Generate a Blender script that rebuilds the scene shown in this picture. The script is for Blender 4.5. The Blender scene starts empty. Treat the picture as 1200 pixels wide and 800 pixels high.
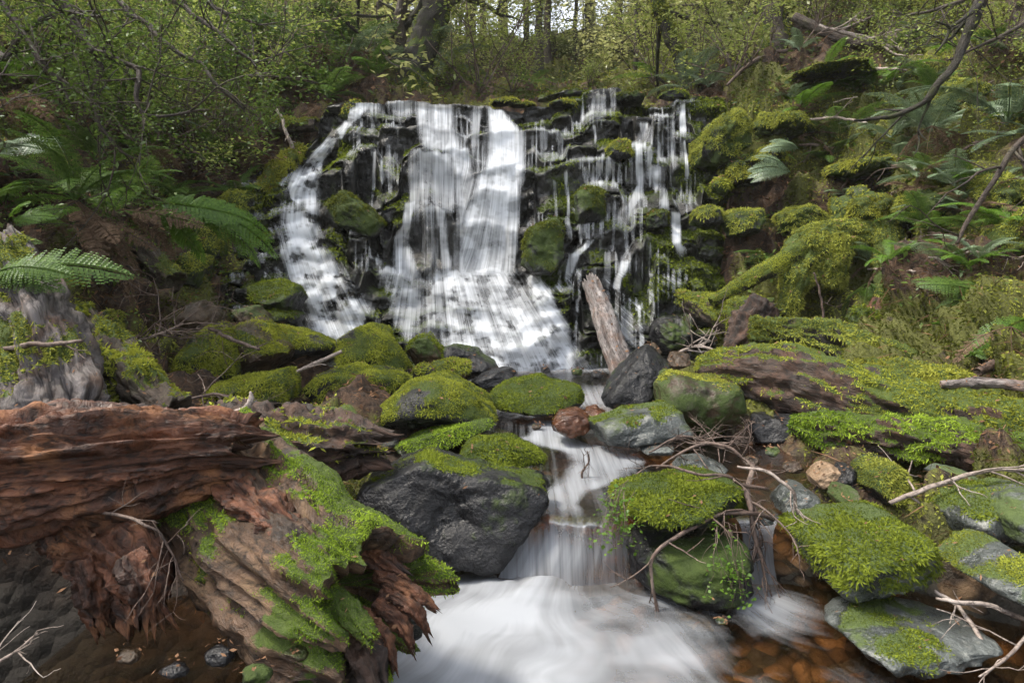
import bpy, bmesh, math, random
import numpy as np
from mathutils import Vector
from mathutils.bvhtree import BVHTree

# ---------------------------------------------------------------- scene, camera, light
S = bpy.context.scene
COL = S.collection
R = math.radians
rng = np.random.default_rng(11)
random.seed(11)

CAMZ, HZ, F = 1.3, 330.0, 800.0          # eye height; the horizon row and the focal length in photograph pixels
cam_d = bpy.data.cameras.new('camera')
cam_d.lens, cam_d.sensor_width, cam_d.shift_y = 24.0, 36.0, (HZ - 400) / 1200
cam_d.clip_start, cam_d.clip_end = 0.05, 500
cam = bpy.data.objects.new('camera', cam_d); COL.objects.link(cam)
cam.location = (0, 0, CAMZ); cam.rotation_euler = (R(90), 0, 0)
S.camera = cam

SUN_EL, SUN_AZ = R(60), R(262)           # azimuth from upstream (+y) towards +x
wd = bpy.data.worlds.new('World'); S.world = wd; wd.use_nodes = True
wn, wl = wd.node_tree.nodes, wd.node_tree.links
sky = wn.new('ShaderNodeTexSky'); sky.sky_type = 'NISHITA'; sky.sun_disc = False
sky.sun_elevation, sky.sun_rotation = SUN_EL, SUN_AZ
sky.air_density, sky.dust_density, sky.ozone_density = 1.0, 3.0, 0.6
hs = wn.new('ShaderNodeHueSaturation'); hs.inputs['Saturation'].default_value = 0.3
wl.new(sky.outputs[0], hs.inputs['Color'])
bg = wn['Background']; wl.new(hs.outputs[0], bg.inputs['Color']); bg.inputs['Strength'].default_value = 0.15
sl = bpy.data.lights.new('sun', 'SUN'); sl.energy = 1.5; sl.angle = R(11); sl.color = (1.0, 0.91, 0.75)
so = bpy.data.objects.new('sun', sl); COL.objects.link(so); so.location = (-10, -1.5, 20)
dirv = Vector((math.sin(SUN_AZ) * math.cos(SUN_EL), math.cos(SUN_AZ) * math.cos(SUN_EL), math.sin(SUN_EL)))
so.rotation_euler = dirv.to_track_quat('Z', 'Y').to_euler()
S.view_settings.view_transform = 'Standard'; S.view_settings.look = 'None'
S.view_settings.exposure = 1.7; S.view_settings.gamma = 1.0; S.view_settings.use_curve_mapping = False
S.render.engine = 'CYCLES'
cy = S.cycles
cy.use_denoising = True; cy.use_adaptive_sampling = True; cy.adaptive_threshold = 0.02
cy.max_bounces, cy.diffuse_bounces, cy.glossy_bounces, cy.transmission_bounces, cy.transparent_max_bounces = 6, 3, 3, 4, 12
cy.caustics_reflective = cy.caustics_refractive = False

# ---------------------------------------------------------------- maths helpers
def P(px, py, d):
    px, py, d = np.broadcast_arrays(np.asarray(px, float), np.asarray(py, float), np.asarray(d, float))
    return np.stack([(px - 600) / F * d, d, CAMZ + (HZ - py) / F * d], -1)

def proj(p):
    p = np.asarray(p); d = np.maximum(p[..., 1], .05)
    return 600 + p[..., 0] / d * F, HZ - (p[..., 2] - CAMZ) / d * F

def sst(x, a, b):
    t = np.clip((np.asarray(x, float) - a) / (b - a), 0, 1); return t * t * (3 - 2 * t)

def _hash(ix, iy, iz, seed):
    h = (ix.astype(np.uint32) * np.uint32(374761393) + iy.astype(np.uint32) * np.uint32(668265263)
         + iz.astype(np.uint32) * np.uint32(2147483647) + np.uint32(seed * 974634 + 77))
    h = (h ^ (h >> np.uint32(13))) * np.uint32(1274126177)
    h = (h ^ (h >> np.uint32(16))) * np.uint32(2246822519)
    return (h ^ (h >> np.uint32(15))).astype(np.float64) / 4294967295.0 * 2 - 1

def vnoise(p, seed=0):
    p = np.asarray(p, float); i = np.floor(p).astype(np.int64); f = p - i; f = f * f * f * (f * (f * 6 - 15) + 10)
    out = 0
    for dx in (0, 1):
        wx = f[..., 0] if dx else 1 - f[..., 0]
        for dy in (0, 1):
            wy = f[..., 1] if dy else 1 - f[..., 1]
            for dz in (0, 1):
                wz = f[..., 2] if dz else 1 - f[..., 2]
                out = out + wx * wy * wz * _hash(i[..., 0] + dx, i[..., 1] + dy, i[..., 2] + dz, seed)
    return out

def fbm(p, octv=4, seed=0, gain=.5):
    p = np.asarray(p, float); a, s = 1.0, 0
    for k in range(octv):
        s = s + a * vnoise(p, seed + k * 17); p = p * 2.03 + 11.3; a *= gain
    return s

def norm(v): return v / np.maximum(np.linalg.norm(v, axis=-1, keepdims=True), 1e-9)

def spline(pts, n):
    pts = np.asarray(pts, float); m = len(pts)
    if m == 2:
        t = np.linspace(0, 1, n)[:, None]; return pts[0] * (1 - t) + pts[1] * t
    q = np.vstack([2 * pts[0] - pts[1], pts, 2 * pts[-1] - pts[-2]])
    t = np.linspace(0, m - 1 - 1e-6, n); k = t.astype(int); f = (t - k)[:, None]
    a, b, c, d = q[k], q[k + 1], q[k + 2], q[k + 3]
    return .5 * (2 * b + (c - a) * f + (2 * a - 5 * b + 4 * c - d) * f * f + (3 * b - a - 3 * c + d) * f ** 3)

# ---------------------------------------------------------------- mesh helpers
class MB:
    """collects quads and triangles with per-vertex attributes, then links ONE mesh object"""
    def __init__(s): s.v, s.q, s.t, s.a, s.n = [], [], [], {}, 0
    def add(s, v, q=None, t=None, **at):
        v = np.asarray(v, float).reshape(-1, 3); k = len(v)
        for key in set(s.a) | set(at):
            val = at.get(key); ex = s.a.get(key)
            wid = 3 if key in ('fl', 'flow') else 1
            if ex is None: ex = s.a[key] = [np.zeros((s.n, wid))] if s.n else []
            val = np.zeros((k, wid)) if val is None else np.broadcast_to(np.asarray(val, float).reshape(-1, wid), (k, wid))
            ex.append(val)
        s.v.append(v)
        if q is not None and len(q): s.q.append(np.asarray(q, np.int64).reshape(-1, 4) + s.n)
        if t is not None and len(t): s.t.append(np.asarray(t, np.int64).reshape(-1, 3) + s.n)
        s.n += k
    def mesh(s, name, mat, smooth=True):
        me = bpy.data.meshes.new(name)
        v = np.vstack(s.v) if s.v else np.zeros((0, 3))
        q = np.vstack(s.q) if s.q else np.zeros((0, 4), int)
        t = np.vstack(s.t) if s.t else np.zeros((0, 3), int)
        nq, nt = len(q), len(t)
        me.vertices.add(len(v)); me.vertices.foreach_set('co', v.astype(np.float32).ravel())
        me.loops.add(nq * 4 + nt * 3)
        me.loops.foreach_set('vertex_index', np.concatenate([q.ravel(), t.ravel()]).astype(np.int32))
        me.polygons.add(nq + nt)
        st = np.concatenate([np.arange(nq) * 4, nq * 4 + np.arange(nt) * 3]).astype(np.int32)
        me.polygons.foreach_set('loop_start', st)
        me.polygons.foreach_set('use_smooth', np.full(nq + nt, smooth))
        for key, lst in s.a.items():
            d = np.vstack(lst).astype(np.float32)
            if d.shape[1] == 3:
                at = me.attributes.new(key, 'FLOAT_VECTOR', 'POINT'); at.data.foreach_set('vector', d.ravel())
            else:
                at = me.attributes.new(key, 'FLOAT', 'POINT'); at.data.foreach_set('value', d.ravel())
        me.update(calc_edges=True); me.validate()
        me.materials.append(mat)
        return me
    def build(s, name, mat, parent=None, smooth=True, loc=None):
        return link(name, s.mesh(name, mat, smooth), parent, loc)

def link(name, me, parent=None, loc=None):
    o = bpy.data.objects.new(name, me); COL.objects.link(o)
    if parent is not None: o.parent = parent
    if loc is not None: o.location = loc
    return o

def tag(o, label=None, cat=None, group=None, kind=None):
    if label: o['label'] = label
    if cat: o['category'] = cat
    if group: o['group'] = group
    if kind: o['kind'] = kind
    return o

def thing(name, label, cat, loc=(0, 0, 0), group=None):
    o = link(name, None, None, loc); o.empty_display_size = .1
    return tag(o, label, cat, group)

def dup(root, loc, rotz=0, scale=1.0, label=None, group=None):
    c = root.copy(); COL.objects.link(c); c.location = loc
    c.rotation_euler = (0, 0, rotz); c.scale = (scale,) * 3
    if label: c['label'] = label
    if group: c['group'] = group
    for ch in root.children:
        d = ch.copy(); COL.objects.link(d); d.parent = c
        for g in ch.children:
            e = g.copy(); COL.objects.link(e); e.parent = d
    return c

def grid_faces(nr, nc, wrap=False):
    r = np.arange(nr - 1)[:, None]; c = np.arange(nc if wrap else nc - 1)[None, :]
    a = r * nc + c; b = r * nc + (c + 1) % nc
    return np.stack([a, b, b + nc, a + nc], -1).reshape(-1, 4)

def frames(path):
    T = norm(np.gradient(path, axis=0))
    ref = np.array([0, 0, 1.0]) if abs(T[:, 2]).mean() < .8 else np.array([1.0, 0, 0])
    N = [norm(np.cross(T[0], ref))]
    for k in range(1, len(T)):
        n = N[-1] - T[k] * np.dot(N[-1], T[k]); N.append(norm(n))
    N = np.array(N); return T, N, np.cross(T, N)

def add_tube(mb, path, rad, seg=6, tint=0., moss=0., rough=0., seed=1):
    path = np.asarray(path, float); n = len(path)
    rad = np.broadcast_to(np.asarray(rad, float), (n,))
    T, N, B = frames(path)
    th = np.linspace(0, 2 * np.pi, seg, endpoint=False)
    c, s_ = np.cos(th), np.sin(th)
    dirs = N[:, None] * c[None, :, None] + B[:, None] * s_[None, :, None]
    rr = rad[:, None] * np.ones(seg)
    if rough: rr = rr * (1 + rough * fbm(np.stack(np.broadcast_arrays(c[None] * 2, s_[None] * 2, np.arange(n)[:, None] * .6), -1) + seed * 3.1, 3, seed))
    V = path[:, None] + dirs * rr[..., None]
    al = np.concatenate([[0], np.cumsum(np.linalg.norm(np.diff(path, axis=0), axis=1))])
    fl = np.stack(np.broadcast_arrays(c[None] * rad[:, None], s_[None] * rad[:, None], al[:, None]), -1)
    v = np.vstack([V.reshape(-1, 3), path[:1], path[-1:]])
    fl = np.vstack([fl.reshape(-1, 3), [[0, 0, 0]], [[0, 0, al[-1]]]])
    q = grid_faces(n, seg, True)
    k = np.arange(seg); k2 = (k + 1) % seg
    t = np.vstack([np.stack([k2, k, np.full(seg, n * seg)], -1),
                   np.stack([(n - 1) * seg + k, (n - 1) * seg + k2, np.full(seg, n * seg + 1)], -1)])
    mb.add(v, q, t, tint=tint, fl=fl, moss=moss)

def quads_from(mb, c, ax, sd, L, W, bend, tint):
    """leaf-shaped diamonds: base c, axis ax, side sd; L long, W wide, tip bent along bend"""
    L = np.asarray(L)[:, None]; W = np.asarray(W)[:, None]
    b = c; m = c + ax * L * .5; tip = c + ax * L + bend * L
    v = np.stack([b, m + sd * W * .5 + bend * L * .2, tip, m - sd * W * .5 + bend * L * .2], 1)
    n = len(c); q = np.arange(n * 4).reshape(n, 4)
    mb.add(v.reshape(-1, 3), q, tint=np.repeat(tint, 4))

def tri_of(me):
    me.calc_loop_triangles(); n = len(me.loop_triangles)
    t = np.empty(n * 3, np.int32); me.loop_triangles.foreach_get('vertices', t)
    v = np.empty(len(me.vertices) * 3, np.float32); me.vertices.foreach_get('co', v)
    return v.reshape(-1, 3).astype(float), t.reshape(-1, 3)

def sample(v, t, n, w=None, attr=None):
    """random points on the triangles, weighted by area (and w per triangle): points, normals, attribute"""
    a, b, c = v[t[:, 0]], v[t[:, 1]], v[t[:, 2]]
    cr = np.cross(b - a, c - a); ar = np.linalg.norm(cr, axis=1) * .5
    wt = ar if w is None else ar * w
    if wt.sum() <= 0: return np.zeros((0, 3)), np.zeros((0, 3)), np.zeros(0), 0
    k = rng.choice(len(t), n, p=wt / wt.sum())
    r1 = np.sqrt(rng.random(n))[:, None]; r2 = rng.random(n)[:, None]
    p = a[k] * (1 - r1) + b[k] * r1 * (1 - r2) + c[k] * r1 * r2
    return p, norm(cr[k]), (attr[t[k]].mean(1) if attr is not None else k), wt.sum()

def moss_blades(name, v, t, mask, parent, mat, L=.018, dens=14000, nmax=14000, droop=.25, w=.3, out=.4, loc=None):
    """a cover of small moss shoots over the masked part of a surface"""
    tm = mask[t].mean(1)
    tot = (np.linalg.norm(np.cross(v[t[:, 1]] - v[t[:, 0]], v[t[:, 2]] - v[t[:, 0]]), axis=1) * .5 * tm).sum()
    n = int(min(nmax, tot * dens))
    if n < 30: return None
    p, nn, _, _ = sample(v, t, n, tm)
    rnd = norm(rng.normal(size=(n, 3)))
    ax = norm(nn * out + rnd * .6 + np.array([0, 0, -droop]))
    sd = norm(np.cross(ax, nn + rng.normal(0, .45, (n, 3))))
    LL = L * rng.uniform(.6, 1.5, n)
    cl = fbm(p * 9, 2, 5)
    LL = LL * np.clip(1 + .6 * cl + .4 * fbm(p * 3 + 17, 2, 19), .4, 1.45)
    mb = MB()
    quads_from(mb, p - ax * .12 * LL[:, None], ax, sd, LL, LL * w, np.tile([[0, 0, -.18]], (n, 1)) + nn * .05,
               np.clip(.5 + .4 * cl + .35 * fbm(p * 2.6 + 7, 2, 9) + rng.normal(0, .2, n), 0, 1))
    return mb.build(name, mat, parent, False, loc)

# ---------------------------------------------------------------- materials
class NT:
    def __init__(s, name):
        s.m = bpy.data.materials.new(name); s.m.use_nodes = True
        s.t = s.m.node_tree; s.t.nodes.clear()
        s.out = s.t.nodes.new('ShaderNodeOutputMaterial')
    def n(s, typ, ins=None, **pr):
        nd = s.t.nodes.new('ShaderNode' + typ)
        for k, v in pr.items(): setattr(nd, k, v)
        for k, v in (ins or {}).items(): s.set(nd.inputs[k], v)
        return nd
    def set(s, sock, v):
        if isinstance(v, bpy.types.NodeSocket): s.t.links.new(v, sock)
        elif isinstance(v, (tuple, list)) and sock.type == 'RGBA': sock.default_value = tuple(v)[:3] + (1,)
        else: sock.default_value = v
    def attr(s, name, out='Fac'): return s.n('Attribute', attribute_name=name).outputs[out]
    def obj(s): return s.n('TexCoord').outputs['Object']
    def rnd(s): return s.n('ObjectInfo').outputs['Random']
    def scale(s, vec, sc): return s.n('Vector' + 'Math', {0: vec, 1: sc}, operation='MULTIPLY').outputs[0]
    def noise(s, vec, scale, detail=4, rough=.55, dist=0): return s.n('TexNoise', {'Vector': vec, 'Scale': scale, 'Detail': detail, 'Roughness': rough, 'Distortion': dist}).outputs['Fac']
    def ramp(s, fac, *stops):
        nd = s.n('ValToRGB', {'Fac': fac}); e = nd.color_ramp.elements
        for k, (p, c) in enumerate(stops):
            el = e[k] if k < 2 else e.new(p)
            el.position = p; el.color = (c, c, c, 1) if not isinstance(c, (tuple, list)) else tuple(c) + (1,)
        return nd.outputs[0]
    def mix(s, f, a, b):
        nd = s.n('Mix', data_type='RGBA'); s.set(nd.inputs[0], f); s.set(nd.inputs[6], a); s.set(nd.inputs[7], b); return nd.outputs[2]
    def mth(s, op, a, b=0., c=None):
        nd = s.n('Math', operation=op); s.set(nd.inputs[0], a); s.set(nd.inputs[1], b)
        if c is not None: s.set(nd.inputs[2], c)
        return nd.outputs[0]
    def bump(s, h, st=.5, dist=.02): return s.n('Bump', {'Height': h, 'Strength': st, 'Distance': dist}).outputs[0]
    def end(s, sh): s.t.links.new(sh, s.out.inputs[0]); return s.m

def m_rock(name, dark, light, mossc=((.012, .022, .004), (.05, .075, .012)), rough=(.25, .6), bsc=1.0, lichen=0., spec=.4):
    a = NT(name); o = a.obj()
    n1, n2, n3 = a.noise(o, 3.5, 6, .6), a.noise(o, 22, 5, .65), a.noise(o, 90, 3, .6)
    c = a.mix(a.ramp(n1, (.35, 0.), (.68, 1.)), dark, light)
    c = a.mix(a.mth('MULTIPLY', a.ramp(n2, (.45, 0.), (.7, 1.)), .55), c, tuple(x * .35 for x in dark))
    if lichen: c = a.mix(a.mth('MULTIPLY', a.ramp(a.noise(o, 9, 5, .7), (.58, 0.), (.66, 1.)), lichen), c, (.30, .30, .27))
    mc = a.mix(n2, mossc[0], mossc[1])
    ma = a.attr('moss')
    mf = a.ramp(a.mth('ADD', ma, a.mth('MULTIPLY', a.mth('SUBTRACT', n2, .5), .9)), (.35, 0.), (.6, 1.))
    col = a.mix(mf, c, mc)
    rg = a.n('MapRange', {'Value': a.mth('ADD', a.noise(o, 6, 4), a.mth('MULTIPLY', a.mth('SUBTRACT', n3, .5), .4)), 'From Min': .35, 'From Max': .65, 'To Min': rough[0], 'To Max': rough[1]}).outputs[0]
    rg = a.mth('MAXIMUM', rg, a.mth('MULTIPLY', mf, .85))
    h = a.mth('ADD', a.mth('MULTIPLY', n1, 1.2), a.mth('ADD', a.mth('MULTIPLY', n2, .45), a.mth('MULTIPLY', n3, .12)))
    p = a.n('BsdfPrincipled', {'Base Color': col, 'Roughness': rg, 'Normal': a.bump(h, .7, .05 * bsc), 'Specular IOR Level': spec})
    return a.end(p.outputs[0])

def m_leaf(name, c1, c2, trans=.35, gloss=.0, c3=None):
    a = NT(name); t = a.attr('tint')
    c = a.mix(t, c1, c2)
    if c3: c = a.mix(a.ramp(a.rnd(), (.3, 0.), (.9, 1.)), c, a.mix(t, c3, c2))
    d = a.n('BsdfDiffuse', {'Color': c}); tr = a.n('BsdfTranslucent', {'Color': c})
    m = a.n('MixShader', {0: trans, 1: d.outputs[0], 2: tr.outputs[0]})
    if gloss:
        g = a.n('BsdfGlossy', {'Color': (.9, .95, 1), 'Roughness': .38})
        m = a.n('MixShader', {0: gloss, 1: m.outputs[0], 2: g.outputs[0]})
    return a.end(m.outputs[0])

def m_wood(name, dark, mid, light, stretch=.12, rough=(.5, .85), mossc=((.02, .035, .005), (.07, .10, .012)), bump=1., sc=1.):
    a = NT(name); f = a.attr('fl', 'Vector'); o = a.obj()
    fs = a.scale(f, (1, 1, stretch))
    n1, n2 = a.noise(fs, 14 * sc, 7, .68, .6), a.noise(a.scale(f, (1, 1, min(1, stretch * 3))), 60 * sc, 5, .7, .5)
    n3 = a.noise(o, 7, 5, .6)
    c = a.mix(a.ramp(n1, (.36, 0.), (.64, 1.)), dark, mid)
    c = a.mix(a.ramp(n3, (.5, 0.), (.72, 1.)), c, light)
    c = a.mix(a.ramp(n2, (.36, .85), (.52, 0.)), c, tuple(x * .3 for x in dark))
    ma = a.attr('moss'); mn = a.noise(o, 30, 4, .65)
    mf = a.ramp(a.mth('ADD', ma, a.mth('MULTIPLY', a.mth('SUBTRACT', mn, .5), .9)), (.38, 0.), (.6, 1.))
    c = a.mix(mf, c, a.mix(mn, mossc[0], mossc[1]))
    h = a.mth('ADD', a.mth('MULTIPLY', n1, 1.), a.mth('MULTIPLY', n2, .45))
    rg = a.n('MapRange', {'Value': n3, 'From Min': .35, 'From Max': .65, 'To Min': rough[0], 'To Max': rough[1]}).outputs[0]
    p = a.n('BsdfPrincipled', {'Base Color': c, 'Roughness': a.mth('MAXIMUM', rg, a.mth('MULTIPLY', mf, .85)), 'Normal': a.bump(h, .9, .035 * bump), 'Specular IOR Level': .4})
    return a.end(p.outputs[0])

M = {}
M['rock'] = m_rock('wet_black_rock', (.004, .004, .005), (.020, .020, .022), rough=(.2, .58), spec=.32)
M['cliff'] = m_rock('cliff_rock', (.006, .006, .006), (.034, .033, .031), rough=(.14, .45), mossc=((.010, .016, .004), (.04, .055, .01)))
M['rock_grey'] = m_rock('grey_river_rock', (.022, .026, .025), (.10, .11, .105), mossc=((.02, .035, .008), (.07, .10, .02)), rough=(.16, .6), lichen=.5, spec=.5)
M['rock_brown'] = m_rock('brown_river_rock', (.02, .013, .008), (.085, .055, .032), rough=(.25, .6))
M['rock_tan'] = m_rock('tan_stone', (.14, .09, .05), (.32, .22, .14), rough=(.4, .8))
M['rock_red'] = m_rock('red_wet_stone', (.025, .008, .004), (.12, .045, .018), rough=(.12, .35))
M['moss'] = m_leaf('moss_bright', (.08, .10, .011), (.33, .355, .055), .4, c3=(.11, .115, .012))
M['moss_deep'] = m_leaf('moss_deep', (.04, .06, .009), (.19, .23, .03), .35)
M['moss_dark'] = m_leaf('moss_dark', (.02, .03, .007), (.115, .13, .024), .3)
M['moss_gold'] = m_leaf('moss_gold', (.11, .11, .015), (.33, .34, .06), .4)
M['moss_vivid'] = m_leaf('moss_vivid', (.06, .12, .012), (.28, .38, .045), .4)
M['bank_moss'] = m_leaf('bank_moss', (.065, .075, .014), (.34, .36, .07), .42)
M['red_wood'] = m_wood('rotten_red_wood', (.014, .007, .005), (.155, .058, .028), (.26, .115, .05), stretch=.14, rough=(.35, .8))
M['rot_wood'] = m_wood('rotten_brown_wood', (.016, .010, .006), (.12, .066, .036), (.20, .13, .075), stretch=.16, rough=(.4, .85))
M['dark_wood'] = m_wood('rotten_dark_wood', (.010, .007, .006), (.07, .038, .025), (.11, .06, .04))
M['grey_wood'] = m_wood('weathered_grey_wood', (.03, .022, .02), (.17, .15, .145), (.12, .07, .045), stretch=.06)
M['pale_wood'] = m_wood('pale_bleached_wood', (.07, .05, .042), (.32, .29, .28), (.20, .12, .085), stretch=.1)
M['bark'] = m_wood('brown_bark', (.018, .012, .009), (.085, .06, .045), (.10, .09, .06), stretch=.3)
M['mossy_bark'] = m_wood('mossy_bark', (.010, .008, .005), (.032, .025, .015), (.045, .055, .014), stretch=.35)
M['twig'] = m_wood('dead_twig', (.04, .026, .02), (.15, .10, .08), (.22, .17, .14), stretch=.4, bump=.2)
M['twig_pale'] = m_wood('bleached_twig', (.12, .09, .075), (.34, .28, .24), (.40, .35, .32), stretch=.4, bump=.2)
M['fern'] = m_leaf('fern_green', (.035, .075, .014), (.13, .21, .04), .4, .015)
M['fern_grey'] = m_leaf('fern_silver_green', (.07, .115, .06), (.23, .30, .17), .35, .04)
M['fern_vivid'] = m_leaf('fern_vivid', (.05, .11, .012), (.14, .25, .03), .45, .02)
M['fern_dead'] = m_leaf('fern_dead', (.06, .040, .026), (.19, .13, .09), .3)
M['leaf'] = m_leaf('small_leaf', (.035, .065, .013), (.13, .19, .036), .4, .025)
M['leaf_bright'] = m_leaf('bright_leaf', (.09, .13, .028), (.33, .38, .09), .45, .03)
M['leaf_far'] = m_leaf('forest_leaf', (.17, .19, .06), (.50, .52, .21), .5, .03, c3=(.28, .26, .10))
M['litter'] = m_leaf('leaf_litter', (.06, .032, .02), (.26, .15, .09), .2)
# ---------------------------------------------------------------- ground: one sheet, shaped through surveyed points
def ground_material():
    a = NT('forest_floor'); o = a.obj()
    n1, n2, n3 = a.noise(o, 2.2, 5, .6), a.noise(o, 14, 6, .65), a.noise(o, 60, 4, .65)
    c = a.mix(a.ramp(n2, (.36, 0.), (.66, 1.)), (.016, .011, .008), (.095, .055, .034))
    c = a.mix(a.ramp(n3, (.55, 0.), (.72, .7)), c, (.17, .11, .075))
    ma = a.attr('moss')
    mf = a.ramp(a.mth('ADD', ma, a.mth('MULTIPLY', a.mth('SUBTRACT', n2, .5), 1.2)), (.35, 0.), (.6, 1.))
    c = a.mix(mf, c, a.mix(n3, (.025, .030, .008), (.15, .155, .035)))
    # stony stream bed
    vo = a.n('TexVoronoi', {'Vector': o, 'Scale': 13., 'Randomness': 1.}); vc = a.n('SeparateColor', {0: vo.outputs['Color']})
    bc = a.mix(vc.outputs[0], (.07, .045, .024), (.20, .13, .075))
    bc = a.mix(a.ramp(vo.outputs['Distance'], (.42, 0.), (.75, 1.)), bc, (.015, .01, .006))
    bc = a.mix(a.ramp(vc.outputs[1], (.6, 0.), (.62, 1.)), bc, (.05, .045, .035))
    c = a.mix(a.attr('bed'), c, a.mix(a.attr('stony'), (.008, .006, .004), bc))  # left bed near-black: shade of the hollow under the log, put into the colour
    h = a.mth('ADD', n2, a.mth('MULTIPLY', n3, .5))
    h = a.mth('ADD', h, a.mth('MULTIPLY', a.attr('bed'), a.mth('MULTIPLY', vo.outputs['Distance'], -2.)))
    p = a.n('BsdfPrincipled', {'Base Color': c, 'Roughness': .85, 'Normal': a.bump(h, .9, .05), 'Specular IOR Level': .3})
    return a.end(p.outputs[0])
M['ground'] = ground_material()

_w = [(0, 2, -.2), (.5, 2.5, -.2), (1.2, 2.2, -.15), (2.0, 2.0, -.12), (-.4, 2.6, -.2), (-.8, 1.5, -.25), (0, 1, -.25), (1.5, 1.0, -.22),
      (3, 1.0, .1), (-1.5, 2.0, -.35), (-1.1, 2.8, -.1), (-2.3, 2.0, -.1), (-2.0, 3.0, .4), (-.7, 3.3, .1), (0, 3.5, .1), (.7, 3.4, .1),
      (.2, 4.3, .15), (1.3, 4.0, .1), (.9, 4.6, .12), (0, 5.2, .2), (.6, 5.6, .22), (-.6, 6.0, .25), (.5, 6.4, .25), (1.0, 6.2, .3), (2.0, 4.4, .12),
      (2.2, 2.7, .05), (3.0, 2.6, .3), (2.4, 3.2, .28),
      (0, 9.9, 3.55), (-1.6, 9.9, 3.6), (1.6, 9.9, 3.6), (0, 14, 5.1), (-2, 20, 7.0), (3, 20, 7.0), (0, 40, 13), (-14, 40, 20), (14, 40, 20),
      (-11, 14, 11), (12, 14, 11.5), (0, 70, 22), (-30, 70, 34), (30, 70, 34), (-13, 5, 9), (13, 5, 9.5), (-8, 0, 4), (8, 0, 4), (-4, 0, 1.2), (4, 0, 1.0), (0, -1.5, -.2)]
_p = [(1200, 560, 3.2), (1100, 575, 3.5), (1000, 545, 4), (1150, 530, 3.9), (1190, 440, 4.2), (1080, 415, 5), (950, 405, 6), (880, 405, 6.3), (850, 335, 7.2),
      (960, 285, 7.2), (1100, 300, 6.2), (1200, 260, 5.6), (850, 180, 8.4), (1000, 190, 8), (1150, 160, 7), (860, 112, 10), (1000, 90, 9.5), (1150, 50, 9),
      (900, 70, 12), (1250, -60, 9), (430, 92, 11), (340, 112, 10), (300, 185, 8.7), (230, 235, 7.8), (250, 335, 7), (200, 385, 6), (120, 362, 5.2),
      (100, 440, 4.2), (0, 340, 4.5), (0, 210, 5.4), (100, 210, 6.2), (0, 80, 7), (200, 85, 9), (100, 0, 9), (350, 55, 12), (300, 478, 5), (420, 478, 5),
      (200, 465, 4.8), (300, 505, 4.0), (430, 440, 6.2), (540, 440, 6.3), (370, 410, 6.6), (800, 440, 5.9), (40, 500, 3.2), (330, 385, 6.7)]
CP = np.vstack([np.array(_w, float), np.array([P(*q) for q in _p])])
_c = .5
_D = np.sqrt(((CP[:, None, :2] - CP[None, :, :2]) ** 2).sum(-1) + _c * _c)
_A = np.block([[_D - np.eye(len(CP)) * .02, np.ones((len(CP), 1)), CP[:, :2]], [np.ones((1, len(CP))), np.zeros((1, 3))], [CP[:, :2].T, np.zeros((2, 3))]])
_W = np.linalg.solve(_A, np.concatenate([CP[:, 2], np.zeros(3)]))
def ground_z(x, y):
    x = np.asarray(x, float); y = np.asarray(y, float); out = _W[-3] + _W[-2] * x + _W[-1] * y
    for k in range(len(CP)): out = out + _W[k] * np.sqrt((x - CP[k, 0]) ** 2 + (y - CP[k, 1]) ** 2 + _c * _c)
    return out

nr, nc = 420, 460
yy = np.concatenate([np.linspace(-1.5, .9, 20)[:-1], .9 * (75 / .9) ** np.linspace(0, 1, nr - 19)])
uu = np.linspace(-1, 1, nc); uu = np.sign(uu) * (.55 * abs(uu) + .75 * abs(uu) ** 3)
GY, GU = np.meshgrid(yy, uu, indexing='ij')
GX = GU * (GY + 3.2)
GZ = ground_z(GX, GY)
px_, py_ = proj(np.stack([GX, np.maximum(GY, .3), GZ], -1))
def bed_mask(x, y):
    """1 where the stream lies"""
    cx = np.interp(y, [0, 2.6, 3.2, 4.2, 5.2, 6.6], [.4, .5, .35, .5, .15, .2]); hw = np.interp(y, [0, 2.3, 2.8, 3.2, 4.2, 5.2, 6.6], [1.6, 1.7, 1.6, 1.0, 1.2, .6, 1.2])
    return 1 - sst(abs(x - cx), hw * .8, hw * 1.25)
BED = bed_mask(GX, GY) * (1 - sst(GY, 6.4, 6.9))
BED = np.maximum(BED, sst(-GX, .5, .9) * (1 - sst(GY, 2.6, 3.1)) * (1 - sst(-GX, 2.2, 2.8)) * (1 - sst(GZ, .1, .3)))  # adds the hollow below the left log, so it takes the painted shade
bank = 1 - BED
pos = np.stack([GX, GY, GZ], -1)
du = np.gradient(pos, axis=1); dv = np.gradient(pos, axis=0)
GN = norm(np.cross(du, dv)); GN *= np.sign(GN[..., 2:3])
lump = fbm(pos * np.array([1.1, 1.1, 1.1]), 3, 3) * .26 + (1 - abs(fbm(pos * 2.3, 3, 9))) * .24 - .15 + fbm(pos * 6, 3, 21) * .085
far = sst(GY, 12, 30)
pos = pos + GN * (lump * bank * (1 + 2 * far + .55 * sst(GX, 1.5, 3) * (1 - far)))[..., None]
pos[..., 2] += (fbm(pos * 5, 3, 31) * .04 * BED)
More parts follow.
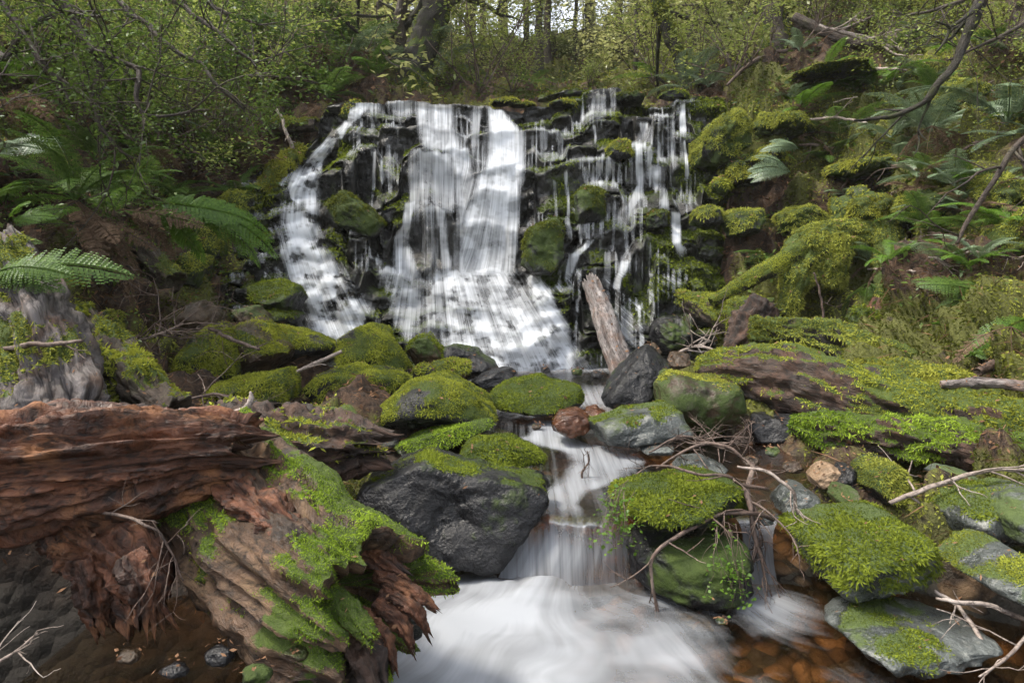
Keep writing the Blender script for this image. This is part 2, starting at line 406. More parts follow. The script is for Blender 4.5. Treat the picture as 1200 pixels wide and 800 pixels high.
# the rock face stands here: keep the sheet below and behind it
cm = sst(px_, 292, 345) * (1 - sst(px_, 820, 856)) * sst(GY, 6.35, 6.7) * (1 - sst(GY, 9.35, 9.75))
pos[..., 2] = pos[..., 2] * (1 - cm) + .12 * cm
G_moss = np.clip(.42 + .55 * fbm(pos * 1.3, 4, 41) + .25 * GN[..., 2] - .2, 0, 1)
rightness = sst(pos[..., 0], .5, 3); G_moss = np.clip(G_moss + .21 * rightness - .12 * (1 - rightness), 0, 1) * (1 - BED)
gb = MB(); gb.add(pos.reshape(-1, 3), grid_faces(nr, nc), moss=G_moss.ravel(), bed=BED.ravel(), stony=sst(pos[..., 0], -.6, .2).ravel())  # stony falls to zero at the left, where the bed colour imitates shade
ground = tag(gb.build('ground', M['ground']), kind='structure')
g_v, g_t = tri_of(ground.data)

# ---------------------------------------------------------------- the stepped rock face
# zones: photograph column -> lips of the ledges from the pool up (row, distance)
def prof(lips): return np.array(lips, float)
ZN = {
 215: prof([(445, 6.6), (420, 6.7), (392, 6.85), (365, 7.0), (345, 7.1), (325, 7.25), (305, 7.4), (285, 7.55), (266, 7.7), (248, 7.85), (232, 8.0), (222, 8.2), (214, 8.3), (206, 8.4)]),
 290: prof([(440, 6.6), (418, 6.7), (392, 6.8), (368, 6.9), (346, 7.0), (326, 7.15), (308, 7.3), (288, 7.5), (268, 7.65), (248, 7.8), (232, 8.0), (222, 8.2), (212, 8.35), (203, 8.5)]),
 345: prof([(436, 6.6), (412, 6.7), (390, 6.8), (366, 6.95), (340, 7.15), (316, 7.35), (292, 7.55), (268, 7.75), (246, 7.95), (224, 8.2), (203, 8.45), (186, 8.7), (172, 8.9), (160, 9.1)]),
 392: prof([(435, 6.6), (410, 6.7), (386, 6.8), (362, 6.9), (338, 7.0), (312, 7.2), (290, 7.35), (268, 7.5), (240, 7.7), (205, 8.0), (180, 8.35), (160, 8.65), (142, 8.9), (128, 9.1)]),
 420: prof([(434, 6.6), (408, 6.7), (386, 6.8), (364, 6.9), (345, 7.0), (325, 7.15), (304, 7.3), (286, 7.45), (262, 7.6), (212, 7.9), (172, 8.2), (152, 8.5), (134, 8.75), (119, 9.0)]),
 462: prof([(434, 6.6), (408, 6.75), (386, 6.9), (364, 7.05), (345, 7.2), (330, 7.4), (322, 7.6), (270, 7.68), (248, 7.75), (196, 7.9), (178, 8.2), (158, 8.5), (138, 8.75), (119, 9.0)]),
 500: prof([(434, 6.6), (410, 6.75), (388, 6.95), (366, 7.15), (348, 7.3), (335, 7.45), (324, 7.6), (243, 7.66), (236, 7.72), (180, 7.85), (172, 8.1), (152, 8.4), (136, 8.7), (120, 9.0)]),
 540: prof([(434, 6.6), (410, 6.75), (388, 6.95), (366, 7.15), (350, 7.3), (336, 7.45), (322, 7.6), (260, 7.7), (240, 7.78), (212, 7.9), (182, 8.1), (158, 8.4), (136, 8.7), (121, 9.0)]),
 575: prof([(434, 6.6), (412, 6.75), (390, 6.95), (368, 7.15), (350, 7.3), (336, 7.45), (322, 7.6), (262, 7.68), (220, 7.74), (200, 7.85), (193, 8.15), (154, 8.3), (146, 8.6), (121, 9.0)]),
 605: prof([(434, 6.65), (412, 6.75), (390, 6.9), (368, 7.1), (350, 7.25), (336, 7.4), (322, 7.55), (270, 7.65), (226, 7.75), (198, 7.9), (192, 8.2), (158, 8.4), (140, 8.7), (124, 9.0)]),
 640: prof([(433, 6.7), (400, 6.8), (384, 6.9), (350, 6.95), (336, 7.05), (318, 7.15), (265, 7.35), (240, 7.6), (214, 7.75), (200, 7.9), (180, 8.2), (160, 8.5), (140, 8.8), (124, 9.1)]),
 690: prof([(433, 6.8), (402, 6.85), (362, 6.9), (346, 7.0), (318, 7.1), (290, 7.3), (262, 7.5), (232, 7.7), (208, 7.9), (188, 8.1), (170, 8.35), (152, 8.6), (132, 8.9), (114, 9.2)]),
 740: prof([(432, 6.8), (398, 6.85), (352, 6.9), (330, 7.05), (312, 7.2), (288, 7.4), (262, 7.6), (238, 7.8), (212, 8.0), (190, 8.25), (168, 8.5), (148, 8.75), (130, 9.0), (112, 9.3)]),
 790: prof([(432, 6.8), (400, 6.85), (366, 6.95), (342, 7.05), (318, 7.2), (296, 7.4), (276, 7.55), (246, 7.75), (206, 8.0), (186, 8.3), (160, 8.6), (144, 8.8), (130, 9.0), (113, 9.3)]),
 830: prof([(430, 6.8), (400, 6.9), (370, 7.0), (345, 7.1), (322, 7.25), (298, 7.45), (276, 7.6), (252, 7.8), (226, 8.0), (200, 8.3), (176, 8.6), (154, 8.8), (136, 9.0), (118, 9.3)]),
 880: prof([(430, 6.8), (400, 6.9), (370, 7.0), (345, 7.1), (322, 7.25), (298, 7.45), (276, 7.6), (252, 7.8), (226, 8.0), (200, 8.3), (176, 8.6), (154, 8.8), (136, 9.0), (118, 9.3)]),
}
zk = sorted(ZN); ZA = np.array([ZN[k] for k in zk])           # zones x K x 2
K = ZA.shape[1]
cols = np.arange(215, 881, 1.0); NCc = len(cols)
wx = cols + 10 * fbm(np.stack([cols * .03, cols * 0, cols * 0], -1), 2, 3)
lip = np.stack([np.stack([np.interp(wx, zk, ZA[:, k, c]) for c in (0, 1)], -1) for k in range(K)], 0)   # K x cols x 2
r2 = np.random.default_rng(5)
calm = np.exp(-((cols - 560) / 70) ** 2)                        # the big fall and its apron are smoother
for k in range(K):
    edges = [215.]
    while edges[-1] < 890: edges.append(edges[-1] + r2.uniform(20, 78))
    cid = np.searchsorted(edges, cols + 4 * vnoise(np.stack([cols * .15, cols * 0 + k * 9, cols * 0], -1), 8))
    a, b = r2.normal(0, 1, 80), r2.normal(0, 1, 80)
    st = 1 - .75 * calm
    if k < 6: st = st * (1 - .5 * np.exp(-((cols - 570) / 80) ** 2))
    # crowned ledges: every block a little rounded towards its edges
    e = np.array(edges); l = e[np.clip(cid - 1, 0, len(e) - 1)]; r_ = e[np.clip(cid, 0, len(e) - 1)]
    tt = np.clip((cols - l) / np.maximum(r_ - l, 1), 0, 1); crown = (abs(2 * tt - 1)) ** 4
    lip[k, :, 0] += (a[cid] * 7.5 + crown * 3) * st
    lip[k, :, 1] += (b[cid] * .11 + crown * .06) * st
for k in range(2, K - 1):                                       # ledges merge and tilt irregularly
    lip[k, :, 0] += (1 - .7 * calm) * 9 * fbm(np.stack([cols * .018, cols * 0 + k * 3.7, cols * 0], -1), 2, 6)
    mg = sst(vnoise(np.stack([cols * .02, cols * 0 + k * 5.1, cols * 0], -1), 36), .12, .25) * (1 - calm) * (cols > 400)
    lip[k] = lip[k] * (1 - mg[:, None]) + (lip[k - 1] - [6, -.02]) * mg[:, None]
for k in range(1, K):
    lip[k, :, 0] = np.minimum(lip[k, :, 0], lip[k - 1, :, 0] - 5)
    lip[k, :, 1] = np.maximum(lip[k, :, 1], lip[k - 1, :, 1] - .03)
zl = CAMZ + (HZ - lip[..., 0]) * lip[..., 1] / F                 # real height of every lip
for k in range(1, K): zl[k] = np.maximum(zl[k], zl[k - 1] + .03)
prof_y, prof_z, ph = [], [], []
NR, NTd = 12, 6
for k in range(K):
    rise = .42 * (1 - .75 * calm)                              # the treads slope up towards the next riser
    z0 = zl[k - 1] + rise * (zl[k] - zl[k - 1]) if k else np.full(NCc, .15); y0 = lip[k, :, 1]
    up = rise * (zl[k + 1] - zl[k]) if k + 1 < K else 0 * rise
    for f in np.linspace(0, 1, NR, endpoint=False):
        prof_y.append(y0 + .03 + .10 * (1 - f) ** .6 * (1 - .8 * calm * (k < 6))); prof_z.append(z0 + (zl[k] - z0) * f); ph.append((k, f, 0))
    y1 = lip[k + 1, :, 1] + .06 if k + 1 < K else y0 + 1.3
    for f in np.linspace(0, 1, NTd, endpoint=False):
        prof_y.append(y0 + .03 + (y1 - y0 - .03) * f); prof_z.append(zl[k] + .02 * f + up * f); ph.append((k, f, 1))
Yp, Zp = np.array(prof_y), np.array(prof_z); ph = np.array(ph)
Xp = (cols[None] - 600) / F * np.minimum(Yp, lip[:, :, 1][np.minimum(ph[:, 0].astype(int) + 0, K - 1)] + .0)
Xp = (cols[None] - 600) / F * lip[:, :, 1][ph[:, 0].astype(int)]
CP3 = np.stack([Xp, Yp, Zp], -1)
for _ in range(2):                                              # weathered edges
    CP3[1:-1] = CP3[1:-1] * .5 + .25 * (CP3[:-2] + CP3[2:])
    CP3[:, 1:-1] = CP3[:, 1:-1] * .6 + .2 * (CP3[:, :-2] + CP3[:, 2:])
base3 = CP3.copy()
nz_ = fbm(CP3 * np.array([5, 5, 9]), 5, 61, .55)
cr_ = 1 - abs(fbm(CP3 * np.array([2.2, 2.2, 4.5]), 3, 71))
edge_in = 1 - sst(cols, 215, 262) + sst(cols, 840, 880)
apr0 = np.exp(-((cols - 565) / 85) ** 4)[None] * (np.arange(len(Yp)) < 6.5 * (NR + NTd))[:, None]
CP3[..., 1] += -nz_ * .036 * (1 - .4 * calm)[None] * (1 - .6 * apr0) - cr_ ** 3 * .035 + edge_in[None] * .55
CP3[..., 2] += fbm(CP3 * 7, 3, 81) * .014
nrm = norm(np.cross(np.gradient(CP3, axis=1), np.gradient(CP3, axis=0)))
nrm *= np.where(nrm[..., 1:2] > 0, -1, 1)
pxc, pyc = proj(CP3)
ins = fbm(CP3 * 2.4, 4, 91)
C_moss = np.clip(.08 + .55 * ins + .5 * sst(nrm[..., 2], .1, .8) - .55 * calm[None], 0, 1)
C_moss = np.clip(C_moss + .12 * sst(pxc, 600, 650) + .3 * (sst(pxc, 770, 850) + (1 - sst(pxc, 260, 330))), 0, 1)
cb = MB(); cb.add(CP3.reshape(-1, 3), grid_faces(len(Yp), NCc), moss=C_moss.ravel())
cliff = tag(cb.build('cliff', M['cliff']), kind='structure')
c_v, c_t = tri_of(cliff.data)

_bv = np.vstack([g_v, c_v]); _bt = np.vstack([g_t, c_t + len(g_v)])
BVH = BVHTree.FromPolygons([tuple(x) for x in _bv], [tuple(int(i) for i in x) for x in _bt])
CAMV = Vector((0, 0, CAMZ))
def hit(px, py):
    """the ground point seen at a photograph pixel"""
    d = Vector(P(px, py, 1.0)) - CAMV
    loc, n, _, _ = BVH.ray_cast(CAMV, d.normalized(), 90)
    return (np.array(loc), np.array(n)) if loc is not None else (None, None)
def drop(x, y):
    loc, n, _, _ = BVH.ray_cast(Vector((x, y, 60)), Vector((0, 0, -1)), 200)
    return float(loc[2]) if loc is not None else float(ground_z(x, y))

# ---------------------------------------------------------------- water
def m_fall(name):
    a = NT(name); f = a.attr('flow', 'Vector'); den = a.attr('dens')
    s0, s1, s2 = a.noise(a.scale(f, (9, .8, 1)), 1., 3, .5), a.noise(a.scale(f, (30, .7, 1)), 1., 3, .6), a.noise(a.scale(f, (95, 1.0, 1)), 1., 2, .6)
    st = a.mth('ADD', a.mth('MULTIPLY', s0, .4), a.mth('ADD', a.mth('MULTIPLY', s1, .35), a.mth('MULTIPLY', s2, .25)))
    k = a.mth('ADD', den, a.mth('MULTIPLY', a.mth('SUBTRACT', st, .5), 2.3))
    al = a.ramp(k, (.12, 0.), (.62, .45), (1.05, .96))
    al = a.mth('MULTIPLY', al, a.ramp(den, (.02, 0.), (.2, 1.)))
    d = a.n('BsdfDiffuse', {'Color': (.78, .80, .83), 'Roughness': 1.}); tr = a.n('BsdfTranslucent', {'Color': (.82, .84, .87)})
    w = a.n('MixShader', {0: .2, 1: d.outputs[0], 2: tr.outputs[0]})
    t = a.n('BsdfTransparent', {'Color': (1, 1, 1)})
    return a.end(a.n('MixShader', {0: al, 1: t.outputs[0], 2: w.outputs[0]}).outputs[0])

def m_stream(name, tint=(.55, .38, .22), usc=7.):
    a = NT(name); f = a.attr('flow', 'Vector'); den = a.attr('dens'); o = a.obj()
    s1 = a.noise(a.scale(f, (usc, .9, 1)), 1., 4, .55, .3); s2 = a.noise(a.scale(f, (usc * 3, 1.6, 1)), 1., 3, .6)
    st = a.mth('ADD', a.mth('MULTIPLY', s1, .6), a.mth('MULTIPLY', s2, .4))
    k = a.mth('ADD', den, a.mth('MULTIPLY', a.mth('SUBTRACT', st, .5), a.mth('ADD', .5, a.mth('MULTIPLY', den, 1.8))))
    al = a.ramp(k, (.12, 0.), (.55, .55), (1.0, .96))
    bp = a.bump(a.mth('ADD', a.noise(o, 6, 3, .5), a.mth('MULTIPLY', s1, .8)), .16, .04)
    gl = a.n('BsdfGlossy', {'Color': (1, 1, 1), 'Roughness': .2, 'Normal': bp})
    tr = a.n('BsdfTransparent', {'Color': tint})
    fr = a.n('Fresnel', {'IOR': 1.33, 'Normal': bp})
    wat = a.n('MixShader', {0: a.mth('MULTIPLY', a.mth('MINIMUM', fr.outputs[0], .5), .75), 1: tr.outputs[0], 2: gl.outputs[0]})
    d = a.n('BsdfDiffuse', {'Color': (.29, .305, .33)})
    return a.end(a.n('MixShader', {0: al, 1: wat.outputs[0], 2: d.outputs[0]}).outputs[0])
M['fall'] = m_fall('white_falling_water')
M['stream'] = m_stream('stream_water', usc=20.); M['pool'] = m_stream('pool_water', (.74, .58, .40), 3.)

# where water runs down the face: (photograph pixel, half width, strength) along each strand
STR = [
 [(410, 146, 7, .95), (385, 168, 8, 1.), (364, 195, 14, 1.), (352, 225, 21, .95), (350, 260, 24, .95), (356, 295, 33, .95), (374, 325, 40, .95), (390, 355, 46, .95), (404, 398, 46, .85)],
 [(428, 120, 12, .8), (414, 138, 9, .9), (396, 158, 8, .8)],
 [(470, 120, 26, .62), (474, 136, 20, .4)], [(440, 122, 12, .6), (446, 140, 8, .3)],
 [(512, 120, 22, .72), (510, 134, 26, .75), (512, 150, 26, .72), (520, 172, 27, .8)],
 [(496, 178, 18, .62), (494, 200, 17, .55), (492, 240, 15, .5)],
 [(518, 178, 14, .85), (520, 210, 14, .7), (522, 242, 12, .5)],
 [(536, 172, 16, .85), (545, 205, 15, .75), (548, 250, 14, .62), (542, 322, 16, .55)],
 [(482, 238, 9, .8), (476, 262, 6, .75), (468, 282, 10, .7), (476, 325, 18, .7)],
 [(500, 242, 24, .6), (500, 252, 22, .34), (500, 322, 14, .2)], [(519, 243, 5, .85), (520, 322, 5, .65)],
 [(440, 176, 3, .6), (438, 215, 3, .55), (430, 250, 4, .5), (428, 262, 9, .6)], [(456, 176, 3, .45), (456, 230, 3, .4)], [(414, 240, 8, .55), (420, 262, 5, .4)],
 [(558, 123, 8, .5), (556, 160, 5, .4), (560, 196, 4, .35)],
 [(576, 121, 9, .9), (584, 140, 14, .95), (592, 156, 24, .98), (592, 180, 27, .9), (590, 195, 30, 1.), (580, 220, 29, .98), (572, 260, 34, .85), (567, 320, 40, .78)],
 [(568, 205, 10, 1.), (552, 250, 12, .95), (545, 318, 14, .9)], [(601, 200, 7, .85), (600, 320, 8, .75)],
 [(560, 316, 52, .95), (552, 330, 78, .8), (556, 350, 82, .7), (572, 378, 86, .8), (590, 405, 78, .95), (608, 434, 56, .98)],
 [(455, 318, 13, .7), (470, 340, 20, .65), (482, 370, 28, .5), (490, 395, 20, .5)],
 [(626, 328, 9, .95), (636, 350, 14, .95), (648, 385, 20, .95), (660, 432, 20, .95)],
 [(702, 112, 9, .75), (697, 128, 17, .45), (690, 143, 22, .3)],
 [(796, 121, 3, 1.), (799, 150, 6, .9)], [(756, 144, 7, .9), (758, 160, 7, .4)],
 [(752, 168, 4, .8), (750, 215, 4, .75), (745, 230, 14, .7), (730, 246, 16, .5), (722, 264, 18, .35)],
 [(768, 196, 12, .72), (770, 222, 11, .55)], [(774, 222, 9, .65), (775, 245, 9, .6)],
 [(790, 248, 9, .85), (791, 282, 9, .85), (798, 292, 14, .5)], [(800, 165, 2, .9), (803, 205, 3, .8)], [(785, 165, 2, .7), (786, 195, 2, .6)],
 [(690, 284, 9, .5), (672, 297, 7, .85), (664, 325, 5, .8), (667, 340, 4, .3)],
 [(730, 304, 6, .85), (721, 335, 5, .75)], [(664, 255, 3, .6), (667, 275, 3, .5)],
 [(746, 358, 2.2, .8), (748, 415, 3, .8)], [(676, 350, 3, .55), (674, 410, 4, .5)], [(668, 412, 26, .35), (690, 436, 40, .55)],
 [(705, 180, 2, .8), (704, 196, 2, .6)], [(693, 150, 2, .9), (694, 165, 2, .7)], [(663, 200, 2, .7), (665, 250, 2.4, .7)], [(650, 212, 3, .45), (652, 250, 2, .4)],
]
def dens_at(px, py, strands):
    out = np.zeros_like(px)
    for s in strands:
        s = np.array(s, float)
        if s[:, 0].mean() > 662: s[:, 2] = np.minimum(s[:, 2], 2.5 + .5 * s[:, 2]); s[:, 3] *= .9
        inr = sst(py, s[0, 1] - 5, s[0, 1] + 1) * (1 - sst(py, s[-1, 1] - 2, s[-1, 1] + 10))
        cx = np.interp(py, s[:, 1], s[:, 0]); hw = np.interp(py, s[:, 1], s[:, 2]); st = np.interp(py, s[:, 1], s[:, 3])
        e = 1 - sst(abs(px - cx) / hw, .45, 1.25)
        out = np.maximum(out, inr * e * st)
    return out
# a sheet of water hung a few centimetres in front of the face, smoothed so that it leaps from lip to lip
CB = BVHTree.FromPolygons([tuple(x) for x in c_v], [tuple(int(i) for i in x) for x in c_t])
wxs, wys = np.arange(232, 842, 1.0), np.arange(104, 441, 1.0)
WX, WY = np.meshgrid(wxs, wys)
D0 = np.full(WX.shape, np.nan)
for i in range(WX.shape[0]):
    for j in range(WX.shape[1]):
        v_ = Vector(((WX[i, j] - 600) / F, 1, (HZ - WY[i, j]) / F)); ln = v_.length
        h_ = CB.ray_cast(CAMV, v_ / ln, 20)
        if h_[0] is not None: D0[i, j] = h_[0][1]
top = np.isnan(D0); D0f = np.where(top, 9.6, D0)
def shift_min(A, n, ax):
    o = A.copy()
    for k in range(1, n + 1):
        for s_ in (-k, k):
            B = np.roll(A, s_, ax); o = np.minimum(o, B)
    return o
def blur(A, sg, ax):
    r = int(sg * 3); k = np.exp(-.5 * (np.arange(-r, r + 1) / sg) ** 2); k /= k.sum()
    pad = [(0, 0), (0, 0)]; pad[ax] = (r, r); B = np.pad(A, pad, mode='edge')
    return sum(k[i] * np.take(B, np.arange(i, i + A.shape[ax]), ax) for i in range(2 * r + 1))
Dm = shift_min(shift_min(D0f, 2, 1), 3, 0)
big = np.exp(-((WX - 560) / 75) ** 4)                         # the thick falls bridge more of the face
Ds = blur(blur(Dm, 1.4, 1), 2.2, 0); Db = blur(blur(shift_min(Dm, 2, 0), 2.5, 1), 5, 0); Dc = blur(blur(shift_min(Dm, 4, 0), 3, 1), 10, 0); Db = np.where(WY < 316, np.minimum(Db, Dc), Db)
WD = np.minimum(Ds * (1 - big) + np.minimum(Ds, Db) * big, Dm) - .03
WD = blur(blur(WD, 1.0, 1), 1.6, 0) - .012
slope = np.clip((np.roll(D0f, 2, 0) - np.roll(D0f, -2, 0)) / .25, 0, 1); slope = blur(slope, 1.2, 0)   # where ledges step back
jx = 4 * fbm(np.stack([WX * .02, WY * .012, WX * 0], -1), 2, 44) + 1.2 * fbm(np.stack([WX * .2, WY * .03, WX * 0], -1), 2, 46)
DN = dens_at(WX + jx, WY + 4 * fbm(np.stack([WX * .09, WY * 0, WX * 0], -1), 2, 48), STR)
th1 = vnoise(np.stack([WX * .42, WY * .012, np.floor(D0f * 3.2) * 5.3], -1), 19); th2 = fbm(np.stack([WX * .035, WY * .03, WX * 0], -1), 2, 29)
zone = sst(WX, 600, 640) * (1 - sst(WX, 800, 838)) + .85 * sst(WX, 398, 420) * (1 - sst(WX, 556, 590)) * (WY < 335)
DN = np.maximum(DN, zone * np.maximum(.40 * sst(th1 + .45 * th2, .14, .6) * sst(th2, -.35, .2), np.clip(.30 + .7 * th2, 0, .6) * slope))
lz = (1 - sst(WX, 335, 352)) * sst(WX, 236, 262)
DN = np.maximum(DN, .30 * lz * sst(fbm(np.stack([WX * .05, WY * .13, WX * 0], -1), 3, 55) + .4 * slope, .05, .5))
lace = fbm(np.stack([WX * .06, WY * .07, WX * 0], -1), 4, 62); lace2 = fbm(np.stack([WX * .12, WY * .22, WX * 0], -1), 3, 63)
frothy = np.where(WX < 440, 1., np.where(WY > 322, .8, .35))
DN = DN * np.clip(1 - frothy * (.6 * sst(lace, .15, .7) + .28 * sst(lace2, .1, .7)) * (1 - .6 * slope), .2, 1)
DN = DN * (1 - blur(top.astype(float), 1.2, 0)) * (1 - top)
W3 = P(WX, WY, WD)
cx_f = np.interp(WY, [320, 432], [560, 600]); sp_f = np.interp(WY, [318, 432], [1.0, 1.7])
uf = np.where(WY > 320, (WX - cx_f) / sp_f + 560, WX)
cxl = np.interp(WY, [148, 195, 225, 260, 325, 398], [408, 365, 352, 350, 372, 402])
uf = np.where((WX < 440) & (WX < cxl + 45), (WX - cxl) / np.interp(WY, [148, 400], [.7, 1.5]) + 300, uf)
uf = uf + np.where((WX > 540) & (WY > 195) & (WY < 320), (WY - 195) * .22 * np.clip((605 - WX) / 60, 0, 1), 0)
flow = np.stack([uf / 100, (HZ - WY) * WD / F * 1.6, WX * 0], -1)
ff = grid_faces(len(wys), len(wxs)); dv_ = DN.ravel()
ff = ff[dv_[ff].max(1) > .03]
wb = MB(); wb.add(W3.reshape(-1, 3), ff, dens=dv_, flow=flow.reshape(-1, 3))
me = wb.mesh('waterfall', M['fall'])
bm = bmesh.new(); bm.from_mesh(me); bmesh.ops.delete(bm, geom=[v for v in bm.verts if not v.link_faces], context='VERTS'); bm.to_mesh(me); bm.free()
tag(link('waterfall', me), kind='structure')
def wet_at(px, py):
    i = np.clip(np.round(py - 104).astype(int), 0, DN.shape[0] - 1); j = np.clip(np.round(px - 232).astype(int), 0, DN.shape[1] - 1)
    return DN[i, j] * ((px > 232) & (px < 842) & (py > 104) & (py < 441))

def water_strip(name, rows, mat, nu=60, nv=120, seed=3, rip=.006, bulge=None, veins=None):
    """rows: (left px, right px, distance, height, whiteness left, whiteness right)"""
    r = np.array(rows, float); s = spline(r, nv); u = np.linspace(0, 1, nu)
    px = s[:, 0:1] * (1 - u) + s[:, 1:2] * u; d = s[:, 2:3] + 0 * u; z = s[:, 3:4] + 0 * u
    X = (px - 600) / F * d
    v = np.stack([X, d, z], -1)
    v[..., 2] += rip * fbm(v * np.array([5, 3, 2]), 3, seed)
    if bulge is not None:                                       # the curtain bows out and its lip is uneven
        k = np.exp(-((s[:, 2:3] - bulge[0]) / bulge[1]) ** 2); v[..., 1] -= k * bulge[2] * (np.sin(np.pi * u) - .4); v[..., 2] += k * .018 * fbm(np.stack(np.broadcast_arrays(u * 6, 0 * s[:, 2:3], 0 * u), -1), 3, 5)
    w = s[:, 4:5] * (1 - u) + s[:, 5:6] * u
    if veins:
        qx, qy = proj(v); w = np.maximum(w, dens_at(qx + 10 * fbm(v * 4, 2, 12), qy, veins))
    al = np.concatenate([[0], np.cumsum(np.hypot(np.diff(s[:, 2]), np.diff(s[:, 3])))])[:, None] + 0 * u
    b = MB(); b.add(v.reshape(-1, 3), grid_faces(nv, nu), dens=np.clip(w, 0, 1).ravel(), flow=np.stack([X, al, 0 * X], -1).reshape(-1, 3))
    return tag(b.build(name, mat), kind='structure')

water_strip('stream_water', [
 (420, 800, 6.9, .42, .9, .5), (430, 800, 6.55, .42, .25, .05), (500, 800, 6.2, .42, .0, .0), (540, 760, 5.9, .42, .1, .1), (560, 740, 5.6, .40, .35, .35), (555, 740, 5.35, .36, .75, .35),
 (540, 735, 5.0, .345, .2, .25), (470, 740, 4.6, .33, .1, .25), (470, 780, 4.35, .31, .1, .2), (540, 800, 4.1, .295, .1, .15), (590, 830, 3.85, .28, .12, .1), (600, 810, 3.55, .262, .2, .05), (608, 790, 3.35, .252, .25, .08),
 (610, 772, 3.2, .245, .22, .08), (611, 760, 3.1, .232, .2, .1), (610, 752, 3.04, .205, .42, .15), (603, 747, 2.99, .13, .82, .28), (590, 745, 2.95, .05, .8, .22), (576, 748, 2.92, -.03, .85, .4)], M['stream'], 120, 260, bulge=(2.98, .16, .10), veins=[[(640, 462, 40, .6), (650, 480, 20, .5), (628, 500, 16, .7), (640, 512, 26, .8), (680, 524, 40, .75), (716, 540, 44, .62), (700, 556, 46, .5), (664, 574, 30, .62), (648, 592, 26, .55), (652, 606, 34, .2)], [(655, 508, 12, .85), (690, 520, 26, .7), (740, 530, 30, .5)]])
water_strip('side_stream_water', [(800, 1010, 5.2, .26, .1, .0), (800, 1000, 4.4, .25, .05, .05), (790, 990, 3.7, .24, .0, .05), (850, 930, 3.2, .23, .1, .1), (868, 908, 3.05, .2, .35, .4), (870, 907, 2.97, .08, .4, .35), (864, 914, 2.9, -.03, .55, .5)], M['stream'], 40, 90, 8)
gx, gy = np.meshgrid(np.linspace(-1.6, 4.2, 240), np.linspace(.5, 3.5, 160))
bx, by = (645 - 600) / F * 2.9, 3.25
dd = np.hypot((gx - bx) / 1.0, (gy - by) / 1.0); an = np.arctan2(gy - by, gx - bx)
foam = np.exp(-(np.maximum(np.hypot((gx - .08) / 1.25, (gy - 2.35) / 1.1) - .22, 0) / .42) ** 2) * (1 + .3 * fbm(np.stack([gx * 2.2, gy * 2.2, 0 * gx], -1), 3, 5))
foam = np.clip(foam * .74 - .14 * (fbm(np.stack([gx * 5, gy * 9, 0 * gx], -1), 3, 15) + .3), 0, 1) * (1 - .55 * sst(gx, .5, 1.0))
foam = np.maximum(foam, .6 * np.exp(-(np.hypot(gx - (890 - 600) / F * 2.8, (gy - 2.72) * .8) / .16) ** 2))
foam = np.clip(foam + .13 * sst(fbm(np.stack([gx * 3, gy * 5, 0 * gx], -1), 3, 8), .1, .7) * (1 - sst(gx, .9, 1.6)), 0, 1)
foam = foam * sst(gx, -.75, -.45)
gz = .0 + .05 * foam * (1 + .6 * fbm(np.stack([gx * 4, gy * 4, 0 * gx], -1), 2, 6)) * np.exp(-dd * 1.0) + .004 * fbm(np.stack([gx * 6, gy * 6, 0 * gx], -1), 2, 7)
gz = gz + .035 * np.exp(-((gy - 2.88) / .13) ** 2) * sst(gx, -.2, .0) * (1 - sst(gx, .22, .42)) * (.7 + .8 * fbm(np.stack([gx * 7, gy * 7, 0 * gx], -1), 3, 9))
pb = MB(); pb.add(np.stack([gx, gy, gz], -1).reshape(-1, 3), grid_faces(160, 240), dens=foam.ravel(), flow=np.stack([1.6 * (gx - bx) / (.45 + by - gy) + .25 * fbm(np.stack([gx * 1.6, gy * 1.6, 0 * gx], -1), 3, 51), (by - gy) * .9, 0 * dd], -1).reshape(-1, 3))
tag(pb.build('pool_water', M['pool']), kind='structure')
# ---------------------------------------------------------------- boulders, each from its own traced outline
def _ico(sub):
    bm = bmesh.new(); bmesh.ops.create_icosphere(bm, subdivisions=sub, radius=1)
    v = np.array([x.co[:] for x in bm.verts]); t = np.array([[y.index for y in f.verts] for f in bm.faces]); bm.free(); return v, t
ICO = {k: _ico(k) for k in (4, 5, 6)}

REST = []
def rest_spots(v, vn, d, n=14):
    up = np.where(vn[:, 2] > .45)[0]
    if len(up): k = rng.choice(up, n); REST.append(np.hstack([v[k], vn[k], np.full((n, 1), d)]))

